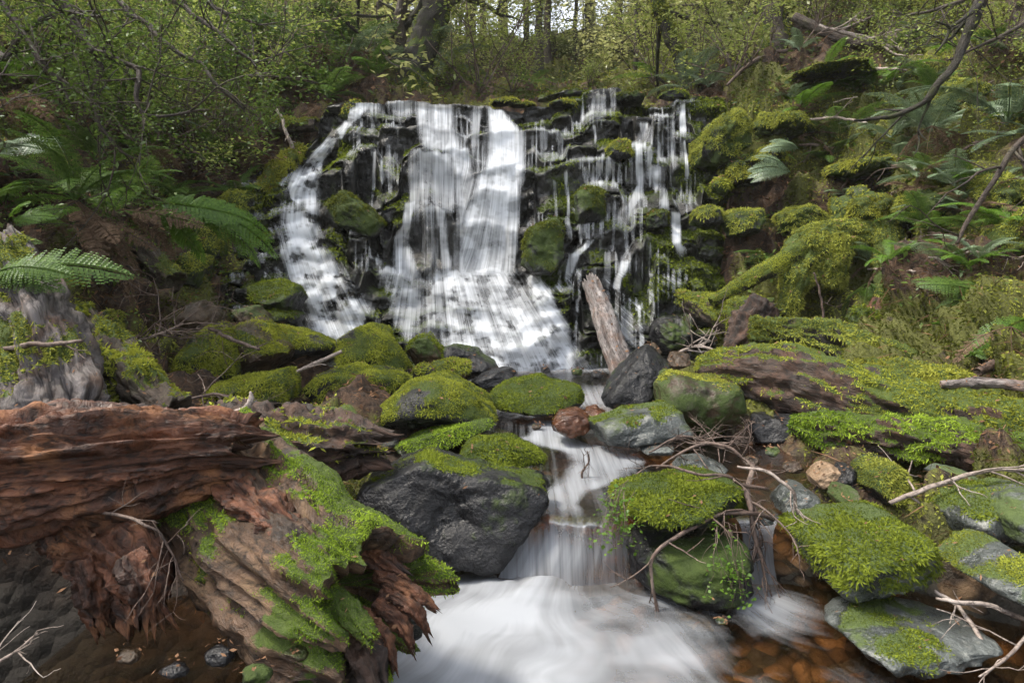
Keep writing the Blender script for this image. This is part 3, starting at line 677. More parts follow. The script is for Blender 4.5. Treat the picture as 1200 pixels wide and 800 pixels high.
def rock(label, poly, d, thick=None, mat='rock', p=2.6, lean=.25, rough=.05, facets=5, sub=5, moss=None, thin=.0, cat='boulder', name='boulder',
         group=None, sink=0., mossmat='moss', L=None, dens=None, seed=None, nmax=24000):
    """moss = (threshold of the upward normal where the cover starts, patchiness); thin = moss film in the stone's own surface"""
    pl = np.array(poly, float)
    L = L or .0034 * d; dens = dens or 7. / L ** 2
    seed = seed if seed is not None else int(abs(pl[:, 0].sum() * 7 + pl[:, 1].sum())) % 9973
    rr = np.random.default_rng(seed)
    # outline -> polar radius
    q = np.vstack([pl, pl[:1]]); t = np.linspace(0, len(pl), 240, endpoint=False); k = t.astype(int); f = (t - k)[:, None]
    bd = q[k] * (1 - f) + q[k + 1] * f
    c = (bd.min(0) + bd.max(0)) / 2
    rel = (bd - c) * [1, -1]; ang = np.arctan2(rel[:, 1], rel[:, 0]); rad = np.hypot(rel[:, 0], rel[:, 1])
    od = np.argsort(ang); ang, rad = ang[od], rad[od]
    rad = np.convolve(np.concatenate([rad[-3:], rad, rad[:3]]), np.ones(7) / 7, 'valid')
    v0, tri = ICO[sub]
    rho = np.hypot(v0[:, 0], v0[:, 2]); phi = np.arctan2(v0[:, 2], v0[:, 0])
    r = np.interp(phi, ang, rad, period=2 * np.pi) * d / F
    kk = (rho ** p + abs(v0[:, 1]) ** p) ** (-1 / p)
    w, h = (bd.max(0) - bd.min(0)) * d / F
    T = (thick if thick else .75 * (w + h) / 2) / 2
    v = np.stack([kk * rho * r * np.cos(phi), kk * v0[:, 1] * T, kk * rho * r * np.sin(phi)], -1)
    sz = (w + h + 2 * T) / 3
    for _ in range(facets):                                    # cleaved faces
        n = norm(rr.normal(size=3) * [.6, 1.2, .8]); s = v @ n; m = s.max() * rr.uniform(.68, .9)
        v -= np.maximum(s - m, 0)[:, None] * n * .9
    dirn = norm(v)
    nz = fbm(v / sz * 3 + seed, 4, 3) * rough + fbm(v / sz * 11 + seed, 3, 7) * rough * .3
    v = v + dirn * (nz * sz)[:, None]
    v[:, 1] += lean * v[:, 2]
    ctr = P(c[0], c[1], d)
    for _ in range(3):                                         # keep the traced outline once the stone has depth
        qx, qy = proj(v + ctr)
        v[:, 0] *= (bd[:, 0].max() - bd[:, 0].min()) / (qx.max() - qx.min()); v[:, 2] *= (bd[:, 1].max() - bd[:, 1].min()) / (qy.max() - qy.min())
        qx, qy = proj(v + ctr); ctr = ctr + [(c[0] - (qx.max() + qx.min()) / 2) * d / F, 0, -(c[1] - (qy.max() + qy.min()) / 2) * d / F]
    zb = v[:, 2].min()
    loc = ctr + [0, 0, zb - sink]; v[:, 2] -= zb
    a, b, e = v[tri[:, 0]], v[tri[:, 1]], v[tri[:, 2]]
    fn = np.cross(b - a, e - a); vn = np.zeros_like(v)
    for j in range(3): np.add.at(vn, tri[:, j], fn)
    vn = norm(vn)
    cover = np.zeros(len(v))
    if moss:
        th, pt = moss
        cover = sst(vn[:, 2] + .45 * (v[:, 2] / v[:, 2].max() - .5) + pt * fbm(v * 5 + seed, 3, 13), th - .12, th + .18) * (1 - (.85 if pt > .19 else .2) * sst(fbm(v * 3.3 + seed * .7, 4, 33), .38, .62))
    base = np.maximum(cover * .9, np.clip(thin + .35 * fbm(v * 4 + seed, 3, 23) + .2 * vn[:, 2], 0, 1) if thin else 0)
    mb = MB(); mb.add(v, t=tri, moss=base)
    rest_spots(v + loc, vn, d)
    o = mb.build(name, M[mat], None, True, loc); tag(o, label, cat, group)
    if moss: moss_blades('moss', v, tri, cover, o, M[mossmat], L, dens, nmax)
    return o

def pix(cx, cy, w, h, n=9, seed=0, flat=.25):
    r_ = np.random.default_rng(seed); a = np.linspace(0, 2 * np.pi, n, endpoint=False) + r_.uniform(0, .6)
    k = 1 + r_.uniform(-.18, .14, n)
    y = np.sin(a) * k * h / 2; y = np.minimum(y, h * (.5 - flat * .4))
    return np.stack([cx + np.cos(a) * k * w / 2, cy + y], -1)

ml = dict(mossmat='moss', L=.017, dens=32000, nmax=26000)          # shaggy sunlit cushions of the left bank
# --- left bank, between the red log and the falls
rock('largest shaggy yellow-green mossy boulder, below the brown stone beside the left cascade', [(200, 420), (222, 385), (237, 376), (262, 381), (284, 403), (292, 425), (290, 448), (244, 452), (205, 450)], 5.3, .9, moss=(-.25, .2), **ml)
rock('mossy boulder with a bare brown right flank behind the largest cushion', [(262, 388), (284, 369), (306, 377), (325, 395), (350, 418), (347, 432), (295, 440), (270, 425)], 5.7, .8, mat='rock_brown', moss=(-.05, .5), **ml)
rock('low shaggy mossy rock just above the snapped dark log end', [(237, 465), (255, 446), (292, 440), (321, 434), (338, 429), (352, 447), (354, 474), (321, 482), (244, 482)], 4.8, .7, moss=(-.2, .25), **ml)
rock('long flat-topped mossy rock at the foot of the left cascade', [(306, 387), (328, 380), (361, 389), (396, 402), (394, 414), (358, 420), (330, 408)], 6.2, .6, moss=(.0, .25), **ml)
rock('peaked golden mossy boulder standing between the two falls', [(392, 413), (409, 392), (431, 378), (457, 391), (479, 416), (482, 434), (438, 438), (396, 432)], 5.8, .8, moss=(-.2, .2), **ml)
rock('oval mossy boulder with a dark hollow under it', [(356, 452), (365, 434), (391, 425), (438, 426), (471, 432), (482, 442), (468, 462), (438, 474), (383, 478), (359, 470)], 5.2, .75, moss=(-.1, .2), **ml)
rock('big domed mossy boulder at the left edge of the stream', [(438, 484), (457, 462), (482, 443), (512, 435), (537, 443), (558, 458), (578, 480), (583, 497), (530, 502), (442, 498)], 4.6, .85, moss=(-.12, .25), mossmat='moss', L=.013, dens=45000, nmax=30000)
rock('brown rock with moss on its right shoulder behind the golden peak', [(476, 408), (490, 392), (504, 389), (519, 406), (526, 422), (508, 429), (490, 432)], 6.0, .5, mat='rock_brown', moss=(.15, .6), thin=.35, mossmat='moss_deep')
rock('small mossy hump beside the dark tilted slab', [(505, 434), (508, 424), (526, 419), (546, 422), (552, 436), (541, 446), (515, 446)], 5.7, .4, mat='rock_brown', moss=(.05, .4), mossmat='moss')
rock('little low mossy stone left of the small hump', [(478, 444), (486, 430), (500, 425), (512, 432), (514, 446), (492, 450)], 5.6, .35, moss=(.05, .4), mossmat='moss')
rock('black tilted slab at the near edge of the plunge pool', [(552, 447), (574, 434), (600, 429), (606, 437), (590, 450), (565, 455)], 5.7, .35, facets=8, p=4, lean=.6)
rock('wet speckled rock sloping into the apron of the main fall', [(512, 405), (537, 402), (559, 410), (581, 424), (586, 436), (552, 440), (520, 425)], 6.15, .7, thin=.3, rough=.08)
rock('dark green mossy boulder in the middle of the stream below the pool', [(574, 464), (590, 449), (625, 440), (660, 438), (680, 449), (685, 467), (668, 484), (615, 488), (578, 482)], 4.9, .7, moss=(-.1, .15), mossmat='moss_deep', L=.013, dens=34000, nmax=22000)
rock('leaning wedge-shaped slab with bright moss along its top edge', [(462, 526), (493, 508), (552, 487), (578, 487), (577, 498), (545, 510), (512, 536), (472, 538)], 4.2, .4, mat='rock', moss=(.25, .35), thin=.4, lean=.7, p=3.5, mossmat='moss_vivid')
rock('rounded dark mossy rock under the leaning wedge slab', [(540, 524), (560, 511), (589, 510), (611, 540), (610, 555), (581, 560), (548, 550)], 3.9, .4, moss=(-.05, .35), mossmat='moss_deep', thin=.4)
rock('sloping mossy rock whose right end dips into the stream', [(572, 512), (596, 507), (622, 520), (640, 537), (638, 548), (606, 552), (580, 535)], 3.95, .35, moss=(.0, .3), mossmat='moss_deep', thin=.4)
rock('large bare charcoal boulder left of the small cascade with mossy upper edge', [(412, 592), (428, 536), (452, 523), (480, 531), (520, 539), (560, 553), (588, 560), (638, 567), (645, 584), (624, 618), (598, 658), (584, 674), (520, 674), (452, 640), (420, 610)], 3.1, .34, moss=(1.0, .7), p=10, lean=.22, facets=1, sub=6, thin=.12, mossmat='moss_deep', rough=.04)
# --- stones on the left slope
rock('dark brown stone sitting on top of the largest cushion', [(205, 380), (226, 356), (244, 351), (264, 368), (264, 380), (222, 387)], 5.5, .4, mat='rock_brown', cat='rock')
rock('tan and green stone behind the dark brown one', [(270, 362), (303, 357), (321, 377), (318, 387), (288, 376)], 6.0, .4, mat='rock_brown', thin=.45, cat='rock')
rock('mossy stone in the dark hollow under the hanging dead fronds', [(106, 372), (128, 362), (142, 374), (149, 398), (130, 408), (110, 395)], 4.9, .4, moss=(-.1, .3), thin=.4, mossmat='bank_moss', cat='rock')
rock('broad dark ledge with a mossy top left of the left cascade', [(290, 333), (325, 327), (350, 334), (361, 350), (352, 364), (312, 366), (292, 352)], 6.7, .6, moss=(.35, .4), thin=.4, mossmat='moss_deep')
rock('thin mossy ledge under the broad dark one', [(292, 366), (330, 360), (358, 368), (352, 384), (310, 384)], 6.6, .5, moss=(.4, .4), thin=.35, mossmat='moss_deep')
rock('mossy outcrop among wet ledges below the green hanging fronds', [(196, 312), (220, 296), (244, 300), (252, 322), (240, 338), (204, 334)], 6.9, .5, moss=(.0, .3), thin=.4, mossmat='bank_moss')
rock('mossy ledge block high on the wet left wall', [(252, 238), (275, 222), (296, 230), (300, 256), (284, 272), (258, 266)], 7.8, .5, moss=(-.1, .4), thin=.5, mossmat='bank_moss')
rock('lower mossy bulge of the wet left wall', [(212, 262), (240, 250), (262, 270), (268, 300), (240, 308), (214, 292)], 7.3, .5, moss=(-.1, .4), thin=.5, mossmat='bank_moss')
# --- mossy blocks on the rock face
rock('mossy dark boulder beside the left cascade halfway down the falls', [(381, 236), (392, 223), (412, 231), (438, 251), (452, 266), (438, 280), (398, 268)], 7.6, .5, moss=(.1, .4), thin=.55, mossmat='moss_dark')
rock('tall mossy pillar of rock right of the main fall', [(610, 312), (617, 276), (628, 259), (652, 254), (662, 268), (660, 306), (646, 324), (622, 324)], 7.25, .5, moss=(.2, .45), thin=.5, mossmat='moss_dark', p=3.5)
rock('brown mossy block near the upper middle of the stepped ledges', [(709, 175), (724, 163), (737, 167), (741, 186), (724, 191), (711, 184)], 8.3, .4, moss=(.0, .4), thin=.5, mossmat='moss_gold')
rock('mossy block in the centre of the stepped ledges', [(672, 230), (689, 218), (707, 224), (710, 255), (692, 264), (675, 262)], 7.6, .45, moss=(.3, .4), thin=.5, mossmat='moss_dark', p=3.5)
rock('square mossy block beside the lower right trickle', [(754, 256), (767, 246), (782, 247), (783, 266), (758, 270)], 7.6, .4, moss=(.25, .4), thin=.5, mossmat='moss_dark')
rock('round bright green cushion on the right end of the ledges', [(830, 217), (842, 206), (855, 208), (858, 220), (848, 230), (832, 227)], 7.9, .3, moss=(-.3, .2), mossmat='moss', thin=.5)
rock('long mossy shelf block at the lower right edge of the ledges', [(844, 256), (858, 246), (893, 244), (898, 255), (882, 276), (850, 278)], 7.4, .5, moss=(.2, .4), thin=.55, mossmat='bank_moss')
rock('mossy shelf left of the long shelf block', [(808, 250), (826, 240), (848, 244), (850, 262), (828, 270), (808, 266)], 7.45, .5, moss=(.2, .4), thin=.55, mossmat='bank_moss')
rock('huge overhanging moss mass at the right shoulder of the falls', [(808, 172), (819, 146), (839, 135), (866, 127), (882, 147), (878, 178), (856, 202), (827, 202), (812, 190)], 8.2, .9, moss=(-.25, .3), thin=.6, mossmat='bank_moss', L=.024, dens=16000, rough=.1)
rock('mossy overhang under the fern right of the shoulder', [(870, 190), (885, 173), (911, 167), (928, 168), (926, 192), (879, 200)], 7.8, .7, moss=(-.2, .3), thin=.6, mossmat='moss_gold', L=.024, dens=16000, rough=.1)
rock('small round green cushion at the top of the yellow leaning branch', [(871, 309), (878, 298), (890, 293), (897, 306), (886, 315)], 7.2, .25, moss=(-.3, .2), thin=.6, mossmat='moss_dark', cat='rock')
rock('low black rock at the lip of the falls', [(630, 121), (646, 106), (675, 103), (700, 112), (676, 122)], 9.5, .5, moss=(.5, .4), thin=.3, mossmat='moss_dark')
rock('mossy rock at the lip just right of the black one', [(716, 114), (741, 105), (757, 112), (752, 126), (724, 124)], 9.4, .5, moss=(.2, .4), thin=.55, mossmat='moss_dark')
rock('mossy knob at the lip above the left cascade', [(398, 138), (408, 122), (420, 117), (425, 128), (410, 142)], 9.0, .3, moss=(-.1, .3), thin=.6, mossmat='moss_gold', cat='rock')
for k, (x, y, w, h, lb) in enumerate([(592, 121, 34, 12, 'flat yellow moss cushion at the lip beside the main fall'), (612, 124, 30, 10, 'second yellow moss cushion at the lip, right of the flat one'), (660, 122, 34, 13, 'pale green cushion in front of the low black lip rock'),
                                      (790, 113, 40, 16, 'dark mossy stone at the lip above the rightmost trickle'), (832, 128, 30, 22, 'mossy stone at the right corner of the lip')]):
    rock(lb, pix(x, y, w, h, seed=k), 9.1, .35, moss=(-.2, .3), thin=.6, mossmat='moss_gold' if k < 3 else 'moss_deep', cat='rock', sub=4)
rock('wet black boulder under the right trickles beside the pale log', [(760, 398), (765, 378), (785, 369), (800, 370), (815, 390), (814, 410), (778, 413)], 6.7, .6, thin=.25, rough=.07, facets=7)
# --- right of the stream
rock('dark slab tilted steeply against the square green block', [(704, 472), (714, 453), (734, 431), (757, 408), (773, 403), (785, 425), (776, 442), (764, 458), (757, 477), (730, 482), (710, 480)], 4.9, .45, thin=.1, p=5, lean=.25, facets=7)
rock('large square green-stained block right of the tilted slab', [(764, 449), (780, 432), (811, 437), (863, 446), (870, 457), (875, 480), (857, 514), (820, 512), (794, 500), (764, 478)], 4.6, .6, mat='rock_brown', thin=.5, p=5, lean=.12, facets=4, moss=(1.0, .3), mossmat='moss_gold')
rock('grey layered rock with mossy flank in front of the square block', [(684, 502), (698, 494), (734, 482), (784, 470), (796, 474), (802, 492), (813, 499), (810, 514), (752, 525), (714, 525), (688, 516)], 4.15, .5, mat='rock_grey', moss=(.95, .9), p=4, facets=9, mossmat='moss_deep', thin=.2)
rock('red-brown wet stone beside the step in the stream', [(646, 494), (656, 480), (676, 476), (695, 489), (686, 507), (662, 514), (650, 508)], 4.25, .3, mat='rock_red', facets=7, p=3.5, cat='rock')
rock('little dark stone behind the red-brown wet stone', [(684, 480), (700, 473), (714, 486), (708, 499), (690, 497)], 4.4, .25, mat='rock_red', cat='rock')
rock('small flat wet stone under the grey layered rock', [(750, 527), (768, 518), (790, 521), (788, 533), (757, 534)], 3.9, .25, mat='rock_grey', cat='rock', thin=.2)
rock('plain brown stone behind the tilted dark slab', [(780, 426), (790, 411), (808, 413), (810, 427), (792, 434)], 5.6, .3, mat='rock_brown', cat='rock')
rock('hidden brown slab leaning behind the tilted dark one', [(744, 420), (757, 404), (768, 401), (776, 412), (760, 430)], 5.4, .3, mat='rock_brown', cat='rock')
rock('flat-topped boulder capped with thick dark green moss beside the cascade', [(714, 598), (722, 576), (748, 558), (790, 549), (842, 547), (872, 559), (880, 582), (876, 606), (800, 618), (738, 618)], 3.05, .6, moss=(-.1, .12), mossmat='moss_deep', L=.014, dens=50000, nmax=26000, p=3.2)
rock('dark wet boulder carrying the thick moss cap', [(728, 640), (740, 606), (800, 600), (868, 604), (884, 642), (872, 692), (830, 714), (760, 706), (728, 684)], 2.95, .6, thin=.38, p=3.2, facets=4)
rock('small wet grey stone at the edge of the white pool', [(784, 700), (797, 695), (810, 695), (832, 708), (838, 730), (812, 740), (786, 732)], 2.75, .25, mat='rock_grey', cat='rock', facets=7)
rock('foreground boulder under a thick even carpet of leafy moss', [(916, 632), (922, 615), (944, 605), (990, 599), (1038, 595), (1072, 590), (1094, 598), (1102, 628), (1100, 674), (1080, 694), (1030, 694), (974, 702), (940, 704), (926, 670)], 2.75, .65, mat='rock_grey', moss=(-.12, .18), mossmat='moss_deep', L=.015, dens=50000, nmax=30000, p=3.4, sub=5, facets=2)
rock('pale green-grey slab in the clear brown water at the near right', [(966, 744), (982, 718), (1010, 706), (1030, 698), (1070, 703), (1090, 711), (1130, 715), (1176, 731), (1168, 746), (1110, 768), (1070, 782), (1030, 790), (985, 782)], 2.4, .55, mat='rock_grey', thin=.16, moss=(1.15, .7), mossmat='moss_deep', p=3.6, facets=8, rough=.06)
rock('grey rock with a moss patch at the right edge of the near pool', [(1104, 684), (1150, 651), (1190, 630), (1230, 624), (1270, 650), (1270, 722), (1190, 726), (1134, 700)], 2.5, .55, mat='rock_grey', moss=(.9, .8), mossmat='moss', thin=.15, p=3, facets=6)
rock('wet mossy rock under the thin grey branch at the right', [(1084, 606), (1100, 585), (1150, 569), (1200, 559), (1240, 568), (1240, 618), (1162, 636), (1104, 640)], 2.95, .5, mat='rock_grey', moss=(.7, .8), mossmat='moss_deep', thin=.25)
rock('grey stone behind the leafy carpet boulder, near the low mossy log', [(1084, 553), (1110, 543), (1140, 547), (1152, 566), (1120, 582), (1088, 576)], 3.3, .35, mat='rock_grey', thin=.2, cat='rock')
rock('mossy stone with brown tufts next to the orange-topped stone', [(996, 566), (1003, 545), (1020, 534), (1045, 531), (1067, 545), (1070, 572), (1042, 594), (1012, 594)], 3.2, .35, moss=(.05, .45), mossmat='bank_moss', thin=.4, cat='rock')
rock('angular stone with an orange-tan top face', [(944, 558), (968, 539), (986, 547), (978, 567), (954, 573)], 3.35, .2, mat='rock_tan', facets=8, p=4, cat='rock')
rock('dark angular stone leaning on the orange-topped one', [(970, 564), (990, 541), (1007, 545), (1003, 572), (982, 586)], 3.3, .2, facets=8, p=4, cat='rock')
rock('small green-stained stone under the mossy tufted one', [(970, 582), (988, 564), (1010, 565), (1010, 598), (984, 606)], 3.15, .25, mat='rock_brown', thin=.6, p=3.5, cat='rock')
rock('rounded grey river stone right of the thick moss cap', [(902, 580), (920, 562), (945, 561), (962, 578), (960, 603), (930, 606), (906, 602)], 3.15, .3, mat='rock_grey', thin=.25)
rock('wet grey stone behind the thick moss cap', [(786, 552), (800, 535), (830, 531), (854, 545), (850, 560), (800, 562)], 3.35, .3, mat='rock_grey', cat='rock')
rock('black stone in the shade under the big mossy log', [(872, 500), (890, 484), (930, 480), (945, 500), (920, 520), (884, 520)], 4.5, .4, cat='rock')
rock('wet stone at the right brink under the bank moss', [(1150, 600), (1180, 575), (1230, 570), (1250, 610), (1200, 640), (1160, 632)], 2.75, .35, mat='rock_grey', thin=.4, cat='rock')
rock('dark stone below the mossy wedge at the foot of the red log', [(440, 740), (460, 722), (490, 720), (498, 742), (470, 756)], 2.2, .2, thin=.3, cat='rock')
# --- mossy mounds of the right bank
MND = [(1015, 250, 90, 60, 6.9, 'moss_gold', 'broad pale golden moss mound above the hanging root curtain'), (1085, 250, 80, 62, 6.4, 'bank_moss', 'dark-sided moss mound with ferns on top, right of the golden mound'),
       (940, 262, 70, 40, 7.3, 'bank_moss', 'soft moss mound above the top of the yellow leaning branch'), (1010, 200, 110, 34, 7.6, 'moss_gold', 'flat bright moss shelf among silver ferns'),
       (1170, 235, 70, 70, 5.8, 'bank_moss', 'moss mound beside the dark bare limb at the right'), (915, 150, 80, 40, 8.6, 'bank_moss', 'moss hump under the dark overhanging hollow'),
       (975, 92, 130, 26, 9.2, 'bank_moss', 'long mossy ledge hanging over a dark hollow'), (1120, 118, 80, 50, 7.8, 'bank_moss', 'moss hump under the hanging mossy limb'),
       (1010, 375, 46, 34, 5.9, 'moss_deep', 'small moss knob in the dark recess behind the upright mossy root'), (1195, 290, 50, 60, 5.2, 'moss_gold', 'golden moss mass at the right edge above the dark recess'),
       (1160, 415, 60, 34, 4.5, 'bank_moss', 'moss hump below the bright green frond'), (870, 205, 60, 40, 8.0, 'moss_gold', 'moss hump right of the huge overhang')]
for k, (x, y, w, h, d, mm, lb) in enumerate(MND):
    pt, n = hit(x, y)
    dd_ = min(d, float(pt[1]) + .15) if pt is not None else d
    rock(lb, pix(x, y, w, h, seed=100 + k), dd_, max(w, h) * d / F, moss=(-.2, .3), thin=.7, mossmat=mm, L=.024, dens=15000, cat='mossy mound', name='mossy_mound', rough=.12, facets=2)

# small stones along both edges of the water
sr = np.random.default_rng(77)
for k, (x, y, d, w, m_) in enumerate([(520, 512, 4.3, 18, 'rock'), (455, 520, 4.2, 26, 'rock'), (430, 500, 4.6, 22, 'rock_grey'), (350, 480, 4.9, 18, 'rock_grey'), (560, 470, 5.0, 16, 'rock'), (628, 500, 4.5, 12, 'rock_brown'),
                                      (700, 440, 6.2, 16, 'rock'), (676, 436, 6.4, 14, 'rock'), (640, 434, 6.5, 12, 'rock'), (760, 436, 6.0, 18, 'rock'), (896, 610, 2.95, 22, 'rock_grey'), (1085, 650, 2.7, 22, 'rock'), (1110, 650, 2.7, 30, 'rock_grey'),
                                      (930, 548, 3.6, 26, 'rock_brown'), (880, 540, 3.8, 22, 'rock_brown'), (905, 530, 3.9, 20, 'rock_grey'), (1180, 540, 3.2, 30, 'rock_grey'), (1040, 610, 2.95, 20, 'rock'), (845, 728, 2.6, 16, 'rock_grey'), (350, 765, 1.75, 34, 'rock_brown'), (260, 770, 1.8, 40, 'rock'), (205, 785, 1.7, 36, 'rock'), (300, 790, 1.65, 40, 'rock'), (150, 770, 1.8, 30, 'rock_brown'), (395, 775, 1.8, 30, 'rock')]):
    rock('small bare water-worn stone lying at the edge of the stream', pix(x, y, w, w * .7, seed=200 + k), d, None, mat=m_, cat='stone', name='stone', sub=4, thin=.15, group='small stones along the stream edge', facets=6)
# ---------------------------------------------------------------- fallen logs, stumps, roots
def log_mesh(path, rad, seg=56, nring=90, fibre=.16, lump=.12, jag=(.0, .0), hollow=.5, seed=1, mossk=None, squash=1., grain=(3.6, .8, .5)):
    path = spline(path, nring); rad = np.interp(np.linspace(0, 1, nring), np.linspace(0, 1, len(rad)), rad)
    T, N, B = frames(path)
    al = np.concatenate([[0], np.cumsum(np.linalg.norm(np.diff(path, axis=0), axis=1))])
    th = np.linspace(0, 2 * np.pi, seg, endpoint=False); c, s_ = np.cos(th), np.sin(th)
    rm = rad.mean()
    q = np.stack(np.broadcast_arrays(c[None] * grain[0], s_[None] * grain[0], al[:, None] / rm * grain[1]), -1) + seed * 5.7
    q2 = np.stack(np.broadcast_arrays(c[None] * 1.1, s_[None] * 1.1, al[:, None] / rm * .7), -1) + seed * 3.3
    q = q + grain[2] * fbm(q * .6, 2, seed + 40)[..., None]
    fi = fbm(q, 5, seed, .58); fi = np.sign(fi) * abs(fi) ** .8
    te = fi * 3.2; te = (np.floor(te) + sst(te - np.floor(te), .55, 1.)) / 3.2; fi = .35 * fi + .65 * te      # layers split off along the grain
    rr = rad[:, None] * (1 + fibre * fi + lump * fbm(q2, 3, seed + 5) + .05 * fbm(q * 3.1, 2, seed + 9))
    V = path[:, None] + (N[:, None] * c[None, :, None] + B[:, None] * s_[None, :, None]) * rr[..., None]
    if squash != 1.: V[..., 2] = path[:, None, 2] + (V[..., 2] - path[:, None, 2]) * squash
    for e, j in ((0, jag[0]), (1, jag[1])):                         # splintered ends
        if j:
            w = np.clip(1 - np.arange(nring) / (nring * .16), 0, 1); w = w[::-1] if e else w
            sp = fbm(np.stack([c * 4, s_ * 4, 0 * c + seed], -1), 4, seed + 31 + e) * j
            V += T[:, None] * (w[:, None] ** 1.5 * sp[None])[..., None] * (1 if e else -1)
    fl = np.stack(np.broadcast_arrays(c[None] * rad[:, None], s_[None] * rad[:, None], al[:, None]), -1)
    rows, fls = [V], [fl]
    cap1 = []
    for k_, (sc, inn) in enumerate([(.78, .12), (.45, hollow), (.02, hollow * 1.3)]):
        cap1.append((path[-1] + (V[-1] - path[-1]) * sc - T[-1] * rad[-1] * inn, fl[-1] * [sc, sc, 1]))
    cap0 = []
    for k_, (sc, inn) in enumerate([(.02, hollow * 1.3), (.45, hollow), (.78, .12)]):
        cap0.append((path[0] + (V[0] - path[0]) * sc + T[0] * rad[0] * inn, fl[0] * [sc, sc, 1]))
    A = np.concatenate([np.array([x[0] for x in cap0]), V, np.array([x[0] for x in cap1])]); Fl = np.concatenate([np.array([x[1] for x in cap0]), fl, np.array([x[1] for x in cap1])])
    n = len(A); v = A.reshape(-1, 3); q4 = grid_faces(n, seg, True)
    tri = np.vstack([q4[:, [0, 1, 2]], q4[:, [0, 2, 3]]])
    fn = np.cross(v[tri[:, 1]] - v[tri[:, 0]], v[tri[:, 2]] - v[tri[:, 0]]); vn = np.zeros_like(v)
    for j in range(3): np.add.at(vn, tri[:, j], fn)
    vn = norm(vn)
    if np.mean((vn.reshape(n, seg, 3)[3:-3] * (V - path[:, None])).sum(-1)) < 0: vn = -vn; tri = tri[:, ::-1]; q4 = q4[:, ::-1]
    cover = np.zeros(len(v))
    if mossk: cover = sst(vn[:, 2] + mossk[1] * fbm(v * mossk[2] + seed, 4, seed + 2), mossk[0] - .1, mossk[0] + .25)
    return v, q4, tri, Fl.reshape(-1, 3), vn, cover

def log(label, pts, mat, name='fallen_log', cat='log', mossk=None, mossmat='moss', L=.022, dens=14000, nmax=14000, parent=None, film=1., **kw):
    """pts: (pixel column, row, distance, radius in pixels)"""
    pts = np.array(pts, float); path = P(pts[:, 0], pts[:, 1], pts[:, 2]); rad = pts[:, 3] * pts[:, 2] / F
    v, q, tri, fl, vn, cover = log_mesh(path, rad, mossk=mossk, **kw)
    base = np.array([path[:, 0].mean(), path[:, 1].mean(), v[:, 2].min()])
    if parent is not None: base = np.array(parent.location)
    rest_spots(v, vn, pts[:, 2].mean(), 30 if parent is None else 8)
    v = v - base
    mb = MB(); mb.add(v, q, fl=fl, moss=cover * film)
    o = mb.build(name, M[mat], parent, True, base if parent is None else None)
    if parent is None: tag(o, label, cat)
    if mossk: moss_blades('moss', v, tri, cover, o, M[mossmat], L, dens, nmax)
    return o

# foreground left
redlog = log('massive rotten red-brown log lying across the near left', [(-120, 568, 1.80, 68), (0, 556, 1.9, 68), (130, 541, 2.02, 62), (225, 530, 2.12, 50), (286, 532, 2.2, 38)], 'red_wood', jag=(0, .09), fibre=.22, lump=.10, grain=(4.8, .5, .35), seed=3, seg=170, nring=260)
chunk = log('broken stub of red wood hanging below the red log', [(78, 610, 1.98, 34), (112, 640, 1.97, 42), (150, 676, 1.95, 40), (172, 716, 1.93, 27)], 'red_wood', name='wood_stub', cat='broken wood', jag=(0, .10), fibre=.3, lump=.25, seed=8, seg=72)
for a_ in ([(150, 650, 1.86, 16), (168, 690, 1.84, 22), (172, 722, 1.84, 14)], [(100, 650, 1.9, 18), (112, 700, 1.9, 20), (122, 732, 1.9, 10)]):
    log(None, a_, 'red_wood', name='splinter', parent=chunk, jag=(0, .06), fibre=.3, lump=.2, seed=len(a_) + int(a_[0][0]), nring=40, seg=40)
big = log('huge rotting trunk with bright moss stripes whose broken end meets the white pool', [(236, 520, 2.5, 48), (268, 575, 2.35, 70), (330, 640, 2.18, 88), (400, 695, 2.03, 97), (452, 726, 1.95, 98)], 'rot_wood', jag=(0, .08), fibre=.2, lump=.17, grain=(4.2, .4, .35), seed=14, seg=160, nring=240,
          mossk=(.3, 1.2, 2.6), mossmat='moss_vivid', L=.0075, dens=130000, nmax=90000, hollow=.7)
log(None, [(330, 655, 1.93, 14), (372, 690, 1.86, 17), (412, 722, 1.80, 16), (436, 748, 1.76, 9)], 'red_wood', name='mossy_ridge', parent=big, jag=(0, .04), mossk=(-.1, .4, 6), mossmat='moss_vivid', L=.011, dens=70000, seed=5, nring=50, seg=36)
log(None, [(262, 556, 2.2, 16), (290, 582, 2.08, 24), (325, 612, 2.0, 25), (365, 645, 1.97, 19), (385, 664, 1.96, 10)], 'red_wood', name='bark_slab', parent=big, jag=(.04, .04), fibre=.4, lump=.2, seed=21, nring=90, seg=64, squash=.7)
log(None, [(345, 575, 2.2, 10), (385, 610, 2.1, 15), (430, 645, 2.02, 16), (470, 672, 1.97, 9)], 'red_wood', name='bark_slab', parent=big, jag=(.03, .04), fibre=.4, lump=.2, seed=22, nring=90, seg=56, squash=.7)
log(None, [(250, 640, 2.08, 30), (300, 715, 1.95, 34), (352, 770, 1.86, 34), (390, 800, 1.8, 20)], 'rot_wood', name='bark_slab', parent=big, jag=(0, .08), fibre=.3, lump=.25, seed=23, nring=60, seg=48, mossk=(.35, .9, 5), mossmat='moss', L=.011, dens=50000)
for q_ in ([(440, 672, 1.98, 9), (480, 690, 1.94, 9), (510, 712, 1.93, 3)], [(450, 690, 1.96, 10), (484, 712, 1.92, 9), (502, 742, 1.91, 3)], [(440, 705, 1.93, 10), (470, 732, 1.9, 9), (484, 762, 1.89, 3)], [(420, 716, 1.9, 10), (452, 748, 1.86, 9), (462, 785, 1.84, 3)]):
    log(None, q_, 'red_wood', name='splinter', parent=big, jag=(0, .03), fibre=.3, lump=.3, seed=int(q_[0][1]), nring=40, seg=28)
